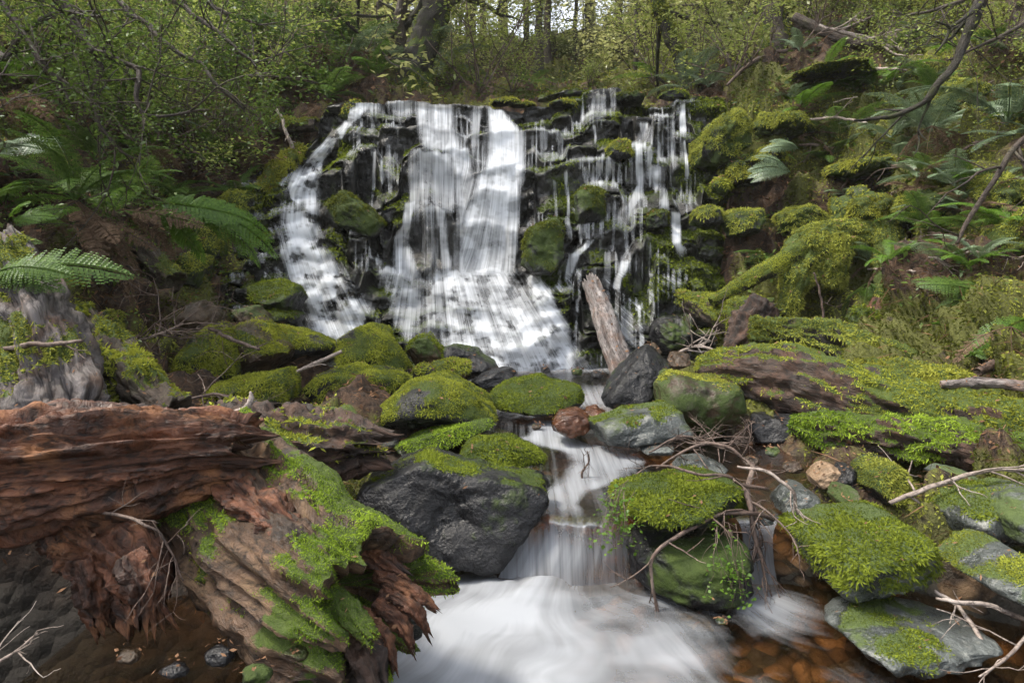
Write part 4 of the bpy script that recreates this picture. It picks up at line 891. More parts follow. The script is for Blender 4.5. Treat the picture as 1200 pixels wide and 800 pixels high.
log(None, [(400, 740, 1.86, 22), (425, 770, 1.82, 26), (440, 805, 1.78, 20)], 'dark_wood', name='splinter', parent=big, jag=(0, .08), fibre=.35, lump=.3, seed=29, nring=40, seg=40)
log('short dark rotten log with a snapped end beside the charcoal boulder', [(250, 494, 3.35, 24), (300, 508, 3.25, 34), (360, 517, 3.15, 38), (415, 522, 3.08, 33), (442, 524, 3.05, 20)], 'dark_wood', jag=(0, .12), fibre=.26, lump=.22, seed=17, seg=80, nring=110, mossk=(.8, .6, 5), mossmat='moss')
log('weathered grey leaning stump at the left edge', [(-8, 300, 3.9, 34), (22, 345, 3.75, 40), (52, 415, 3.55, 46), (72, 490, 3.4, 52), (80, 540, 3.3, 56)], 'grey_wood', name='stump', cat='stump', fibre=.22, lump=.12, seed=31, jag=(.1, 0), seg=90, nring=120, mossk=(.95, 1.0, 4), mossmat='bank_moss', L=.016, dens=20000)
log('brown root ridge patched with moss right of the grey stump', [(96, 372, 4.5, 18), (125, 415, 4.25, 27), (165, 455, 4.0, 28), (205, 492, 3.8, 22)], 'bark', name='root', cat='root', fibre=.2, lump=.25, seed=33, mossk=(.4, .9, 4), mossmat='moss', L=.028)
log('mossy rod-like log along the edge of the left cascade', [(306, 226, 8.1, 9), (322, 206, 8.3, 11), (338, 188, 8.5, 11), (352, 174, 8.7, 8)], 'mossy_bark', mossk=(-.3, .3, 4), mossmat='moss_gold', L=.035, seed=35, nring=50, seg=30)
log('thin fallen log lying on the slope above the left cascade', [(296, 152, 9.6, 7), (330, 148, 9.6, 9), (372, 146, 9.5, 8)], 'bark', mossk=(.2, .5, 4), mossmat='bank_moss', L=.03, seed=37, nring=50, seg=24)
log('thick brown fallen trunk among ferns below the hanging fronds', [(120, 262, 6.6, 10), (160, 290, 6.2, 14), (205, 330, 6.0, 15)], 'bark', seed=39, nring=60, seg=36, fibre=.2, mossk=(.6, .7, 4), mossmat='bank_moss')
# pool and right side
log('pale bleached log standing upright in the plunge pool', [(692, 330, 7.0, 10), (704, 362, 6.85, 12.5), (718, 402, 6.65, 14.5), (733, 446, 6.45, 16)], 'pale_wood', fibre=.07, lump=.08, seed=41, jag=(.08, 0), hollow=.2, seg=40)
log('yellow-mossed branch leaning up the right bank', [(834, 354, 6.3, 6), (868, 334, 6.35, 8), (912, 309, 6.45, 10), (946, 288, 6.55, 10), (975, 270, 6.7, 8)], 'mossy_bark', name='fallen_branch', cat='branch', mossk=(-.25, .4, 5), mossmat='moss', L=.014, dens=32000, seed=43, seg=30)
sl_ = log('mossy snapped log with a brown torn face beside the wet ledges', [(796, 348, 6.75, 9), (822, 358, 6.6, 15), (852, 369, 6.4, 22), (884, 372, 6.2, 24), (902, 366, 6.1, 14)], 'bark', mossk=(-.05, .4, 4), mossmat='moss', L=.018, dens=24000, seed=45, seg=50, jag=(.05, .1))
log(None, [(896, 356, 6.1, 16), (882, 380, 6.05, 22), (866, 402, 6.0, 17), (852, 420, 6.0, 7)], 'dark_wood', name='torn_face', parent=sl_, fibre=.28, lump=.2, seed=46, seg=40, nring=50)
log('long thick log, mossy at its left half and bare brown at the right', [(818, 442, 5.0, 22), (860, 440, 4.9, 34), (930, 449, 4.65, 41), (1010, 472, 4.35, 43), (1090, 492, 4.05, 44), (1170, 512, 3.75, 46), (1260, 532, 3.5, 50)], 'dark_wood', mossk=(.4, .8, 2.2), mossmat='moss', L=.017, dens=24000, nmax=30000, seed=51, seg=90, nring=180, fibre=.12, lump=.12)
log('ridged mossy log lying behind the long thick one', [(880, 396, 5.7, 20), (950, 398, 5.5, 24), (1030, 420, 5.2, 23), (1090, 436, 5.0, 20), (1150, 450, 4.8, 16)], 'mossy_bark', mossk=(-.05, .6, 4), mossmat='bank_moss', L=.02, dens=22000, nmax=20000, seed=53, seg=70, nring=120, fibre=.28)
log('rounded golden-green mossy trunk half buried in the right bank', [(1000, 436, 4.75, 14), (1050, 446, 4.6, 27), (1110, 462, 4.35, 31), (1180, 484, 4.1, 34), (1260, 505, 3.9, 36)], 'mossy_bark', mossk=(-.25, .35, 3), mossmat='moss_gold', L=.02, dens=24000, nmax=22000, seed=55, seg=60, nring=100)
log('low dark log with clumps of moss nearest to the stony stream edge', [(928, 497, 4.25, 10), (975, 506, 4.1, 19), (1040, 514, 3.9, 24), (1110, 522, 3.65, 28), (1180, 535, 3.4, 31), (1260, 545, 3.2, 34)], 'dark_wood', mossk=(.1, .9, 3.5), mossmat='moss_vivid', L=.016, dens=26000, nmax=26000, seed=57, seg=70, nring=120, fibre=.24, lump=.2)
log('upright mossy root hanging down the right bank', [(1036, 262, 6.55, 15), (1044, 300, 6.35, 16), (1050, 350, 6.1, 20), (1056, 405, 5.8, 25)], 'mossy_bark', name='root', cat='root', mossk=(-.6, .5, 4), mossmat='bank_moss', L=.02, dens=20000, seed=61, lump=.2)
log('horizontal mossy root bridging to the top of the upright one', [(934, 286, 6.8, 13), (965, 276, 6.75, 16), (1000, 272, 6.7, 16), (1046, 268, 6.55, 15)], 'mossy_bark', name='root', cat='root', mossk=(-.7, .4, 4), mossmat='bank_moss', L=.02, dens=20000, seed=63, lump=.2)
log('drooping mossy root curtain left of the upright root', [(972, 272, 6.7, 13), (948, 294, 6.6, 22), (932, 330, 6.5, 18), (922, 372, 6.4, 10)], 'mossy_bark', name='root', cat='root', mossk=(-.7, .4, 4), mossmat='bank_moss', L=.022, dens=20000, seed=65, lump=.3)
log('second drooping curtain of moss close to the upright root', [(985, 280, 6.55, 18), (978, 310, 6.5, 20), (974, 340, 6.45, 12)], 'mossy_bark', name='root', cat='root', mossk=(-.7, .4, 4), mossmat='bank_moss', L=.022, dens=20000, seed=66, lump=.3)
log('bare red-brown fern stem standing in the dark recess', [(1028, 350, 6.0, 7), (1025, 375, 5.95, 8), (1024, 398, 5.9, 9)], 'red_wood', name='stem', cat='stem', seed=67, nring=30, seg=20)
log('mossy log arching over the dark hollow at the far right', [(1066, 338, 5.7, 12), (1090, 318, 5.6, 20), (1130, 308, 5.45, 23), (1165, 304, 5.3, 25), (1230, 268, 5.1, 34)], 'mossy_bark', mossk=(-.6, .45, 4), mossmat='bank_moss', L=.02, dens=20000, seed=69, seg=50, lump=.25)
log('lichen-spotted dead branch resting on the golden trunk', [(1102, 450, 3.95, 4), (1140, 449, 3.9, 6), (1175, 450, 3.85, 5.5), (1230, 455, 3.75, 7)], 'pale_wood', name='dead_branch', cat='branch', seed=71, nring=60, seg=20, lump=.25)
log('dark fallen branch above the long mossy ledge', [(930, 20, 9.8, 5), (985, 45, 9.5, 7), (1030, 52, 9.3, 9), (1075, 40, 9.2, 9)], 'bark', name='fallen_branch', cat='branch', seed=73, nring=60, seg=24)
log('old grey-brown log slanting below the bright frond at the right', [(1146, 436, 4.3, 5), (1168, 425, 4.35, 6), (1190, 412, 4.4, 6)], 'twig', seed=75, nring=30, seg=20)

# ---------------------------------------------------------------- twigs and dead branches
def twiggery(mb, p0, dirn, L, r, lev, rr, spread=.7, tips=None, kids=(2, 4), sag=.0, wig=.25):
    n = 7; pts = [np.array(p0, float)]; d = norm(np.array(dirn, float))
    for k in range(n - 1):
        d = norm(d + rr.normal(0, wig, 3) * .5 + [0, 0, -sag]); pts.append(pts[-1] + d * L / (n - 1))
    pts = np.array(pts); add_tube(mb, pts, np.linspace(r, r * .45, n), 5 if r < .012 else 8, tint=rr.random())
    if tips is not None and lev <= 1: tips.append((pts, d))
    if lev > 0:
        for _ in range(rr.integers(*kids)):
            k = rr.integers(2, n); dd = norm(d + rr.normal(0, spread, 3))
            twiggery(mb, pts[k], dd, L * rr.uniform(.4, .7), r * .55, lev - 1, rr, spread, tips, kids, sag, wig)

def branch(label, pts, mat='twig', name='dead_branch', cat='branch', lev=1, kids=(3, 6), klen=.3, spread=.9, seed=1, group=None, sag=.0, trough=.2):
    """a main stem along traced points with side twigs"""
    pts = np.array(pts, float); path = spline(P(pts[:, 0], pts[:, 1], pts[:, 2]), 28); rad = np.interp(np.linspace(0, 1, 28), np.linspace(0, 1, len(pts)), pts[:, 3]) * pts[:, 2].mean() / F
    rr = np.random.default_rng(seed); base = path[0].copy(); mb = MB()
    path = path + fbm(path * 9, 2, seed)[:, None] * .012 * np.array([1, 0, 1])
    add_tube(mb, path - base, rad, 9, tint=.5, rough=trough, seed=seed)
    for _ in range(rr.integers(*kids)):
        k = rr.integers(4, 27); T = norm(path[min(k + 1, 27)] - path[k - 1])
        twiggery(mb, path[k] - base, norm(T + rr.normal(0, spread, 3)), klen * rr.uniform(.5, 1.2), rad[k] * .55, lev, rr, sag=sag)
    return tag(mb.build(name, M[mat], None, True, base), label, cat, group)

branch('red-brown bare branch arching from the thick moss cap down to the water', [(905, 610, 2.9, 2.5), (850, 600, 2.8, 2.6), (800, 625, 2.72, 2.4), (768, 650, 2.7, 2), (772, 700, 2.68, 1.6), (785, 765, 2.66, .8)], 'twig', seed=3, klen=.22, kids=(6, 8))
branch('reddish twig reaching left over the cascade from the thick moss cap', [(900, 575, 2.95, 2), (850, 562, 2.9, 2), (800, 552, 2.9, 1.6), (765, 545, 2.95, 1), (745, 555, 2.95, .7)], 'twig', seed=5, klen=.2)
branch('tangle of grey roots hanging between the two moss-capped boulders', [(880, 545, 3.0, 3), (878, 585, 2.9, 3.5), (882, 625, 2.85, 2.6), (895, 670, 2.82, 1.4), (905, 700, 2.8, .8)], 'twig', seed=7, kids=(14, 18), klen=.28, lev=2, sag=.12)
branch('pale curved twig looping over the grey river stone', [(862, 548, 3.0, 1.6), (900, 555, 2.95, 2), (930, 575, 2.9, 2), (938, 600, 2.9, 1.4)], 'twig_pale', seed=9, klen=.15)
branch('heap of dry brown sticks on the wet grey stone', [(770, 548, 3.3, 1.4), (820, 522, 3.3, 2), (860, 530, 3.25, 2), (905, 560, 3.2, 1)], 'twig', seed=11, kids=(10, 13), klen=.22, lev=2)
branch('dry sticks lying against the foot of the tilted block', [(760, 530, 3.6, 1), (800, 512, 3.6, 1.6), (850, 525, 3.5, 1.6)], 'twig', seed=13, kids=(10, 14), klen=.25, lev=2)
branch('long thin grey branch slanting over the right-hand stones', [(1040, 592, 3.0, 2.4), (1075, 575, 3.0, 3), (1120, 560, 3.0, 2.6), (1165, 553, 3.0, 2.2), (1230, 545, 2.95, 2.4)], 'twig_pale', seed=15, klen=.35, kids=(6, 8))
branch('thin pale stick sticking out over the clear brown water', [(1098, 700, 2.45, 1.6), (1120, 705, 2.4, 2.5), (1165, 712, 2.4, 2.8), (1230, 735, 2.4, 3)], 'twig_pale', seed=17, klen=.15, kids=(2, 4))
branch('short pale stick dipping towards the slab in the brown water', [(1095, 692, 2.5, 2), (1125, 720, 2.42, 2.6), (1160, 762, 2.3, 2.6)], 'twig_pale', seed=19, klen=.08, kids=(1, 3))
branch('fine red stems at the near right corner', [(1230, 700, 2.2, 2), (1190, 760, 2.1, 2), (1150, 790, 2.0, 1)], 'twig_pale', seed=21, kids=(4, 6), klen=.2)
branch('forked bare twig standing in the stream', [(682, 566, 3.6, 1.2), (684, 552, 3.6, 1.4), (690, 540, 3.6, 1), (688, 528, 3.6, .6)], 'twig', seed=23, kids=(5, 7), klen=.13)
branch('curved orange-brown stick on top of the red log', [(268, 488, 2.9, 4), (284, 482, 2.85, 4), (292, 470, 2.85, 3.5), (294, 458, 2.85, 1.5)], 'twig_pale', seed=25, kids=(0, 1), klen=.05)
branch('brown stick lying across the grey stump', [(-20, 410, 3.35, 3), (40, 405, 3.3, 3.2), (96, 400, 3.3, 2)], 'twig', seed=27, kids=(1, 3), klen=.12)
branch('pale stick lying against the largest moss cushion', [(244, 385, 4.85, 2), (275, 397, 4.8, 2.4), (304, 410, 4.75, 1.6)], 'twig', seed=29, kids=(1, 3), klen=.1)
branch('broken grey stick wedged behind the low mossy rock', [(338, 440, 4.9, 2), (370, 425, 5.0, 2.4), (400, 412, 5.1, 2.2)], 'twig_pale', seed=30, kids=(1, 3), klen=.1)
branch('tangle of thin dead stems under the hanging brown fronds', [(135, 405, 4.6, 1.6), (175, 395, 4.6, 2), (215, 380, 4.7, 1.4)], 'twig', seed=31, kids=(12, 16), klen=.4, lev=2)
branch('dry twigs scattered by the snapped dark log', [(215, 470, 3.9, 1.4), (255, 462, 4.0, 1.8), (290, 470, 4.0, 1)], 'twig', seed=33, kids=(8, 12), klen=.3, lev=2)
branch('fine pale stems at the near left corner', [(-30, 790, 1.5, 2), (15, 765, 1.5, 2), (45, 740, 1.5, 1)], 'twig_pale', seed=35, kids=(4, 6), klen=.12)
branch('leafless stems spilling over the broken red stub', [(95, 606, 1.92, 1.6), (150, 610, 1.86, 1.8), (200, 640, 1.86, 1.4), (215, 680, 1.86, .8)], 'twig', seed=37, kids=(10, 14), klen=.14)
branch('fallen twig among red chips on the huge rotting trunk', [(330, 640, 1.95, 1.4), (352, 655, 1.9, 2), (375, 690, 1.85, 1)], 'twig_pale', seed=39, kids=(4, 6), klen=.08)
branch('dry sticks lodged beside the snapped mossy log', [(790, 415, 6.1, 2), (820, 405, 6.1, 2), (850, 418, 6.0, 1.5)], 'twig_pale', seed=41, kids=(10, 14), klen=.35)
branch('white dead twig standing on the mossy rod-like log', [(325, 128, 8.6, 1.6), (334, 152, 8.5, 2.2), (343, 175, 8.5, 2.4)], 'twig_pale', seed=43, kids=(1, 3), klen=.12)
branch('grey dead branch propped above the huge overhanging moss mass', [(852, 100, 9.4, 1.6), (875, 78, 9.5, 2.4), (905, 62, 9.6, 2.6), (948, 60, 9.6, 1.6)], 'twig', seed=45, kids=(6, 9), klen=.5)
branch('fallen bare branch across the upper right slope', [(960, 30, 9.4, 1.6), (1000, 42, 9.2, 2.6), (1060, 60, 9, 2.6)], 'twig_pale', seed=47, kids=(8, 12), klen=.6)
branch('slender sapling stem rising in front of the mossy root curtain', [(966, 385, 6.0, 1.6), (962, 350, 6.0, 1.4), (955, 318, 6.0, 1)], 'twig', seed=49, kids=(1, 3), klen=.15, name='stem', cat='stem')
branch('dark bare limb reaching in from the right edge', [(1230, 140, 4.4, 4), (1190, 172, 4.4, 3.5), (1172, 200, 4.4, 3.2), (1150, 235, 4.4, 3), (1132, 262, 4.4, 2.6), (1122, 285, 4.4, 2)], 'bark', seed=51, kids=(4, 6), klen=.4)
o_ = branch('long moss-hung limb drooping from the upper right', [(1170, -30, 6, 7), (1148, 5, 6, 6.5), (1132, 40, 6, 6), (1120, 75, 6, 5), (1098, 100, 6, 4), (1080, 122, 6, 3), (1040, 138, 6, 2.5), (1000, 142, 6, 1.2)], 'mossy_bark', seed=53, kids=(4, 6), klen=.5, name='mossy_limb', trough=.5)
# ---------------------------------------------------------------- leaves and trees
def leaf_cloud(mb, pts, n, spread, L, rr, w=.5, flat=.35):
    """n leaves scattered around the given points"""
    pts = np.asarray(pts); k = rr.integers(0, len(pts), n)
    c = pts[k] + rr.normal(0, 1, (n, 3)) * spread
    ax = norm(rr.normal(0, 1, (n, 3)) * [1, 1, flat]); sd = norm(np.cross(ax, norm(rr.normal(0, .4, (n, 3)) + [0, 0, 1])))
    LL = L * rr.uniform(.6, 1.4, n)
    cl = vnoise(c * 1.7 + 3, 4)
    quads_from(mb, c, ax, sd, LL, LL * w, np.tile([[0, 0, -.15]], (n, 1)), np.clip(.5 + .45 * cl + rr.normal(0, .22, n), 0, 1))

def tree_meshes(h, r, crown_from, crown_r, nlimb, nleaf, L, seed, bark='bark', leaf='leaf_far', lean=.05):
    rr = np.random.default_rng(seed); tb = MB(); n = 14
    z = np.linspace(-.5, h, n); path = np.stack([np.cumsum(rr.normal(0, lean, n)) * h / 9, np.cumsum(rr.normal(0, lean, n)) * h / 9, z], -1); path -= path[1] * [1, 1, 0]
    add_tube(tb, path, np.linspace(r * 1.15, r * .25, n), 10, rough=.3, seed=seed)
    tips = []
    for k in range(nlimb):
        t = rr.uniform(crown_from, 1.0); i = t * (n - 1); p = path[int(i)] + (path[min(int(i) + 1, n - 1)] - path[int(i)]) * (i % 1)
        a = rr.uniform(0, 6.28); ln = crown_r * rr.uniform(.5, 1.15) * (1.15 - .75 * max(0, t - .4)); up = rr.uniform(-.05, .55)
        q = np.array([p + np.array([math.cos(a) * ln * s, math.sin(a) * ln * s, up * ln * s - .25 * ln * s * s]) for s in np.linspace(0, 1, 6)])
        q[1:] += rr.normal(0, .05 * ln, (5, 3))
        add_tube(tb, q, np.linspace(r * .32, r * .06, 6), 5)
        for s in range(2, 6): tips += [q[s]] * (s - 1)
        for _ in range(3):
            e = q[rr.integers(2, 6)]; tips += [e + rr.normal(0, .22 * ln, 3)] * 2
    lb = MB(); leaf_cloud(lb, np.array(tips), nleaf, crown_r * .14, L, rr)
    return tb.mesh('trunk', M[bark]), lb.mesh('crown', M[leaf], False)

def put_tree(name, label, meshes, x, y, group=None, rz=0., s=1., cat='tree', z=None):
    t = thing(name, label, cat, (x, y, drop(x, y) - .05 if z is None else z), group); t.rotation_euler = (0, 0, rz); t.scale = (s,) * 3
    link('trunk', meshes[0], t); link('crown', meshes[1], t); return t

TM = [tree_meshes(9, .10, .22, 1.5, 34, 3400, .13, 1), tree_meshes(7, .08, .12, 1.6, 34, 3400, .12, 2), tree_meshes(11, .13, .3, 1.9, 38, 3800, .14, 3),
      tree_meshes(8, .07, .15, 1.2, 34, 3200, .11, 4, lean=.09), tree_meshes(12, .16, .35, 2.2, 40, 3800, .15, 5)]
tr = np.random.default_rng(91)
for px, d in [(470, 18), (545, 19), (622, 21), (668, 24), (592, 25), (735, 21), (770, 18.5), (815, 17), (850, 16), (565, 24), (610, 25), (650, 23), (690, 25), (765, 26), (440, 20), (400, 17),
              (835, 22), (580, 31), (720, 32), (540, 30), (480, 28), (750, 40), (500, 40), (360, 19), (250, 21),
              (910, 18), (960, 16), (1050, 15), (1160, 13.5), (890, 26), (1000, 22), (110, 20), (400, 32), (300, 27),  (1100, 20), (1240, 15)]:
    d = d * 1.0; px = px + tr.uniform(-12, 12)
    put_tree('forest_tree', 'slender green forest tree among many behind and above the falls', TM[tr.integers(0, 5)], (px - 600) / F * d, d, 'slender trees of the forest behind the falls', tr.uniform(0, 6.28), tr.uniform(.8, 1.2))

YM = [tree_meshes(4.5, .045, .04, 1.3, 46, 4600, .085, 11, leaf='leaf_bright', lean=.06), tree_meshes(5.5, .05, .06, 1.5, 50, 5200, .09, 12, leaf='leaf_far', lean=.06)]
for px, d in [(548, 16), (752, 16), (735, 20), (778, 18), (530, 23), (590, 26), (640, 24), (690, 27), (740, 28), (440, 14.5), (420, 17), (845, 15), (875, 18), (930, 15), (480, 22), (370, 17)]:
    px = px + tr.uniform(-10, 10); put_tree('young_tree', 'young pale green leafy tree in the hazy valley behind the falls', YM[tr.integers(0, 2)], (px - 600) / F * d, d, 'young leafy trees behind the falls', tr.uniform(0, 6.28), tr.uniform(.75, 1.15))

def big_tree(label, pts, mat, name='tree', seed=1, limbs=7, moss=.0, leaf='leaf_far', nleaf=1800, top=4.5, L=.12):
    """a tree whose visible trunk is traced; above the frame it goes on to a crown"""
    pts = np.array(pts, float); w = P(pts[:, 0], pts[:, 1], pts[:, 2]); r_ = pts[:, 3] * pts[:, 2] / F
    T_ = norm(w[-1] - w[-2]); w = np.vstack([w[0] - norm(w[1] - w[0]) * .8, w, w[-1] + (T_ + [0, 0, .6]) * top * .5, w[-1] + (T_ + [0, 0, .9]) * top]); r_ = np.concatenate([[r_[0] * 1.5], r_, [r_[-1] * .7, r_[-1] * .3]])
    base = w[0] * [1, 1, 1]; rr = np.random.default_rng(seed)
    v, q, tri, fl, vn, cover = log_mesh(w - base, r_, seg=32, nring=90, fibre=.1, lump=.18, seed=seed, mossk=(.25 - moss, .8, 3) if moss else None)
    t = thing(name, label, 'tree', base)
    mb = MB(); mb.add(v, q, fl=fl, moss=cover); o = mb.build('trunk', M[mat], t)
    if moss: moss_blades('moss', v, tri, cover, o, M['bank_moss'], .045, 2500, 6000)
    cbm = MB(); tips = []; path = spline(w - base, 60)
    for _ in range(limbs):
        lb = MB(); k = rr.integers(34, 60); twiggery(lb, path[k], norm(rr.normal(0, 1, 3) + [0, 0, .3]), rr.uniform(1.2, 2.4), r_.max() * .28, 2, rr, .6, tips); lb.build('limb', M[mat], t)
    leaf_cloud(cbm, np.vstack([x[0] for x in tips]), nleaf, .16, L, rr); cbm.build('crown', M[leaf], t, False)
    return t
big_tree('thick dark mossy trunk leaning right above the left part of the falls', [(484, 88, 11, 21), (492, 60, 11, 18), (503, 25, 11, 17), (516, -10, 11, 17)], 'mossy_bark', seed=3, moss=.3)
big_tree('bent slim mossy trunk above the right end of the falls', [(806, 98, 10.8, 8), (798, 72, 10.8, 8), (786, 42, 10.8, 8), (776, 15, 10.8, 8), (768, -15, 10.8, 8)], 'mossy_bark', seed=5, moss=.2)
big_tree('broad brown trunk standing at the top of the right slope', [(908, 52, 11.5, 17), (906, 30, 11.5, 15), (904, 0, 11.5, 14), (902, -30, 11.5, 14)], 'bark', seed=7, moss=.1)
big_tree('red-brown trunk at the upper right corner', [(1204, 88, 8.5, 15), (1200, 50, 8.5, 13), (1196, 10, 8.5, 13), (1192, -30, 8.5, 13)], 'bark', seed=9)
big_tree('crooked yellow-mossed trunk at the upper left of the falls', [(352, 42, 11.3, 7), (364, 28, 11.3, 7), (368, 10, 11.3, 8), (386, -12, 11.3, 8)], 'mossy_bark', seed=11, moss=.4)
big_tree('slim dark trunk left of the thick leaning one', [(462, 80, 12, 6), (470, 50, 12, 6), (468, 20, 12, 6), (474, -15, 12, 6)], 'bark', seed=13)

# --- the small-leaved tree hanging over the left bank
def overhang(label, trunk, limbs, seed, nleaf, L, leaf, name='overhanging_tree', spread=.1, lev=2, klen=.75, kids=(9, 13), mat='bark'):
    rr = np.random.default_rng(seed); w = np.array(trunk, float)[:, :3]; base = w[0].copy(); t = thing(name, label, 'tree', base)
    tb = MB(); add_tube(tb, spline(w - base, 24), np.linspace(trunk[0][3], trunk[-1][3], 24), 12, rough=.25, seed=seed); tb.build('trunk', M[mat], t)
    tips = []
    for pts in limbs:
        pts = np.array(pts, float); path = spline(P(pts[:, 0], pts[:, 1], pts[:, 2]) - base, 30); path += fbm(path * 4, 3, seed)[:, None] * .03
        lb = MB(); add_tube(lb, path, np.linspace(pts[0, 3], pts[-1, 3], 30) * 4.6 / F, 7, rough=.25, seed=seed)
        for _ in range(rr.integers(*kids)):
            k = rr.integers(5, 30); twiggery(lb, path[k], norm(path[min(k + 1, 29)] - path[k - 1] + rr.normal(0, .55, 3)), klen * rr.uniform(.5, 1.2), .007, lev, rr, .6, tips, sag=.05)
        lb.build('branch', M[mat], t)
    cb_ = MB(); leaf_cloud(cb_, np.vstack([x[0][2:] for x in tips]), nleaf, spread, L, rr, .55); cb_.build('foliage', M[leaf], t, False)
    return t
overhang('small-leaved dark green tree whose crooked branches hang over the left slope', [(-4.9, 5.0, 2.3, .16), (-4.6, 4.9, 3.6, .13), (-4.0, 4.9, 4.6, .10)],
         [[(-60, -80, 4.9, 6), (-5, 65, 4.8, 5), (35, 32, 4.7, 4), (75, 14, 4.7, 3), (120, 20, 4.7, 1.5)], [(30, -60, 4.9, 6), (67, 0, 4.8, 5), (111, 54, 4.7, 4.5), (159, 88, 4.7, 3.5), (179, 132, 4.7, 3), (243, 130, 4.7, 1.2)],
          [(60, -20, 4.8, 5), (111, 56, 4.75, 4), (112, 118, 4.7, 2.5), (132, 160, 4.7, 2), (156, 186, 4.7, 1)], [(90, -60, 5.1, 5), (150, 10, 5.1, 4), (210, 60, 5.0, 3), (262, 105, 5.0, 2), (290, 150, 5.0, 1)],
          [(150, -70, 5.3, 5), (200, -10, 5.3, 4), (255, 40, 5.2, 3), (300, 80, 5.2, 1.5)], [(-30, -60, 4.6, 5), (10, 10, 4.6, 4), (55, 70, 4.6, 3), (85, 120, 4.6, 1.5)], [(200, -60, 5.6, 5), (250, 5, 5.6, 3), (300, 30, 5.6, 1.5)]], 5, 15000, .03, 'leaf', spread=.06)
overhang('leafy tree hanging in from the upper right corner', [(6.2, 7.0, 3.4, .14), (6.0, 6.8, 4.6, .11), (5.4, 6.6, 5.6, .08)],
         [[(1280, -60, 6.3, 5), (1225, 10, 6.2, 4), (1160, 50, 6.1, 3), (1110, 70, 6.1, 1.5)], [(1240, -80, 6.6, 5), (1180, -20, 6.6, 4), (1100, 10, 6.5, 3), (1040, 20, 6.5, 1.5)]], 6, 2600, .032, 'leaf_bright', name='overhanging_tree', spread=.07)

# --- bushes and low plants
def shrub_meshes(h, r, n, L, seed, leaf='leaf'):
    rr = np.random.default_rng(seed); sb, lb = MB(), MB(); tips = []
    for _ in range(7): twiggery(sb, (0, 0, -.05), norm(rr.normal(0, .5, 3) + [0, 0, 1.]), h * rr.uniform(.6, 1), .012, 2, rr, .5, tips, wig=.2)
    leaf_cloud(lb, np.vstack([x[0][1:] for x in tips]), n, r * .12, L, rr)
    return sb.mesh('stem', M['twig']), lb.mesh('foliage', M[leaf], False)
SM = [shrub_meshes(.9, .6, 1500, .05, 1), shrub_meshes(.7, .5, 1300, .045, 2), shrub_meshes(1.1, .7, 1700, .055, 3, 'leaf_bright'), shrub_meshes(.6, .5, 1200, .045, 4, 'leaf_bright')]
def put_shrub(k, px, py, s, label, group):
    p, n = hit(px, py)
    if p is None or p[1] < 3.0: return
    t = thing('shrub', label, 'shrub', tuple(p), group); t.scale = (s,) * 3; t.rotation_euler = (0, 0, tr.uniform(0, 6.28)); link('stem', SM[k][0], t); link('foliage', SM[k][1], t)
for px, py in [(30, 40), (80, 70), (140, 110), (190, 50), (240, 90), (290, 60), (330, 80), (60, 130), (120, 40), (215, 140), (265, 175), (300, 120), (20, 100), (160, 170), (95, 170), (230, 200), (275, 40), (180, 100), (340, 40), (380, 70), (395, 100), (180, 215)]:
    put_shrub(tr.integers(0, 3), px, py, tr.uniform(.8, 1.4), 'small dark green bush growing on the steep left bank', 'bushes on the left bank')
for px, py in [(1060, 20), (1120, 30), (1180, 60), (1010, 40), (960, 30), (1180, 20), (860, 85), (860, 60), (1010, 10), (1150, 5)]:
    put_shrub(2 + tr.integers(0, 2), px, py, tr.uniform(.6, 1.1), 'small light green bush growing on the mossy right bank', 'bushes on the right bank')
for px, py in [(560, 108), (600, 106), (690, 100), (770, 100), (530, 106), (820, 95)]:
    put_shrub(2 + tr.integers(0, 2), px, py, tr.uniform(.9, 1.4), 'low pale green bush on the stream bank just above the falls', 'bushes above the falls')

# ---------------------------------------------------------------- ferns
def frond_mesh(mat, L, pairs, wid, e0, e1, seed, leaflets=7, droop=.15, ragged=0.):
    rr = np.random.default_rng(seed); mb = MB(); n = pairs + 8
    s = np.linspace(0, 1, n); el = np.radians(e0 + (e1 - e0) * s ** 1.2); st = L / (n - 1)
    y = np.concatenate([[0], np.cumsum(np.cos(el[:-1]) * st)]); z = np.concatenate([[0], np.cumsum(np.sin(el[:-1]) * st)])
    x = .06 * L * np.sin(s * 2.5 + seed) * s
    path = np.stack([x, y, z], -1); T, N, B = frames(path)
    add_tube(mb, path, np.linspace(.006, .0015, n) * (L / .8 + .3), 4, tint=.4)
    c, ax, sd, LL, WW, tn = [], [], [], [], [], []
    for k in range(5, n - 1):
        t = (k - 5) / (n - 6); pl = wid * (np.sin(np.pi * min(1, t * .85 + .16)) ** .8) * (1 - .35 * t) * rr.uniform(.9, 1.1)
        up = np.cross(N[k], T[k]); up = up if up[2] > 0 else -up
        for sg in (-1, 1):
            if ragged and rr.random() < ragged: continue
            side = norm(np.array([sg, 0, 0]) + T[k] * .35 - up * droop + rr.normal(0, .06 + ragged * .4, 3))
            m = max(3, int(leaflets * pl / wid + 1))
            for j in range(m):
                u = (j + .6) / m; p = path[k] + side * pl * u - np.array([0, 0, 1]) * droop * pl * u * u * .6
                ll = L / pairs * .85 * (1 - u * .6)
                for g in (-1, 1):
                    a_ = norm(T[k] * g * .8 + side * .75 - up * .12)
                    c.append(p); ax.append(a_); sd.append(norm(np.cross(a_, up))); LL.append(ll); WW.append(min(pl / m * 1.05, ll * .9)); tn.append(np.clip(.5 + rr.normal(0, .2), 0, 1))
    quads_from(mb, np.array(c), np.array(ax), np.array(sd), np.array(LL), np.array(WW), np.tile([[0, 0, -.08]], (len(c), 1)), np.array(tn))
    return mb.mesh('frond', M[mat], False)
FR = {}
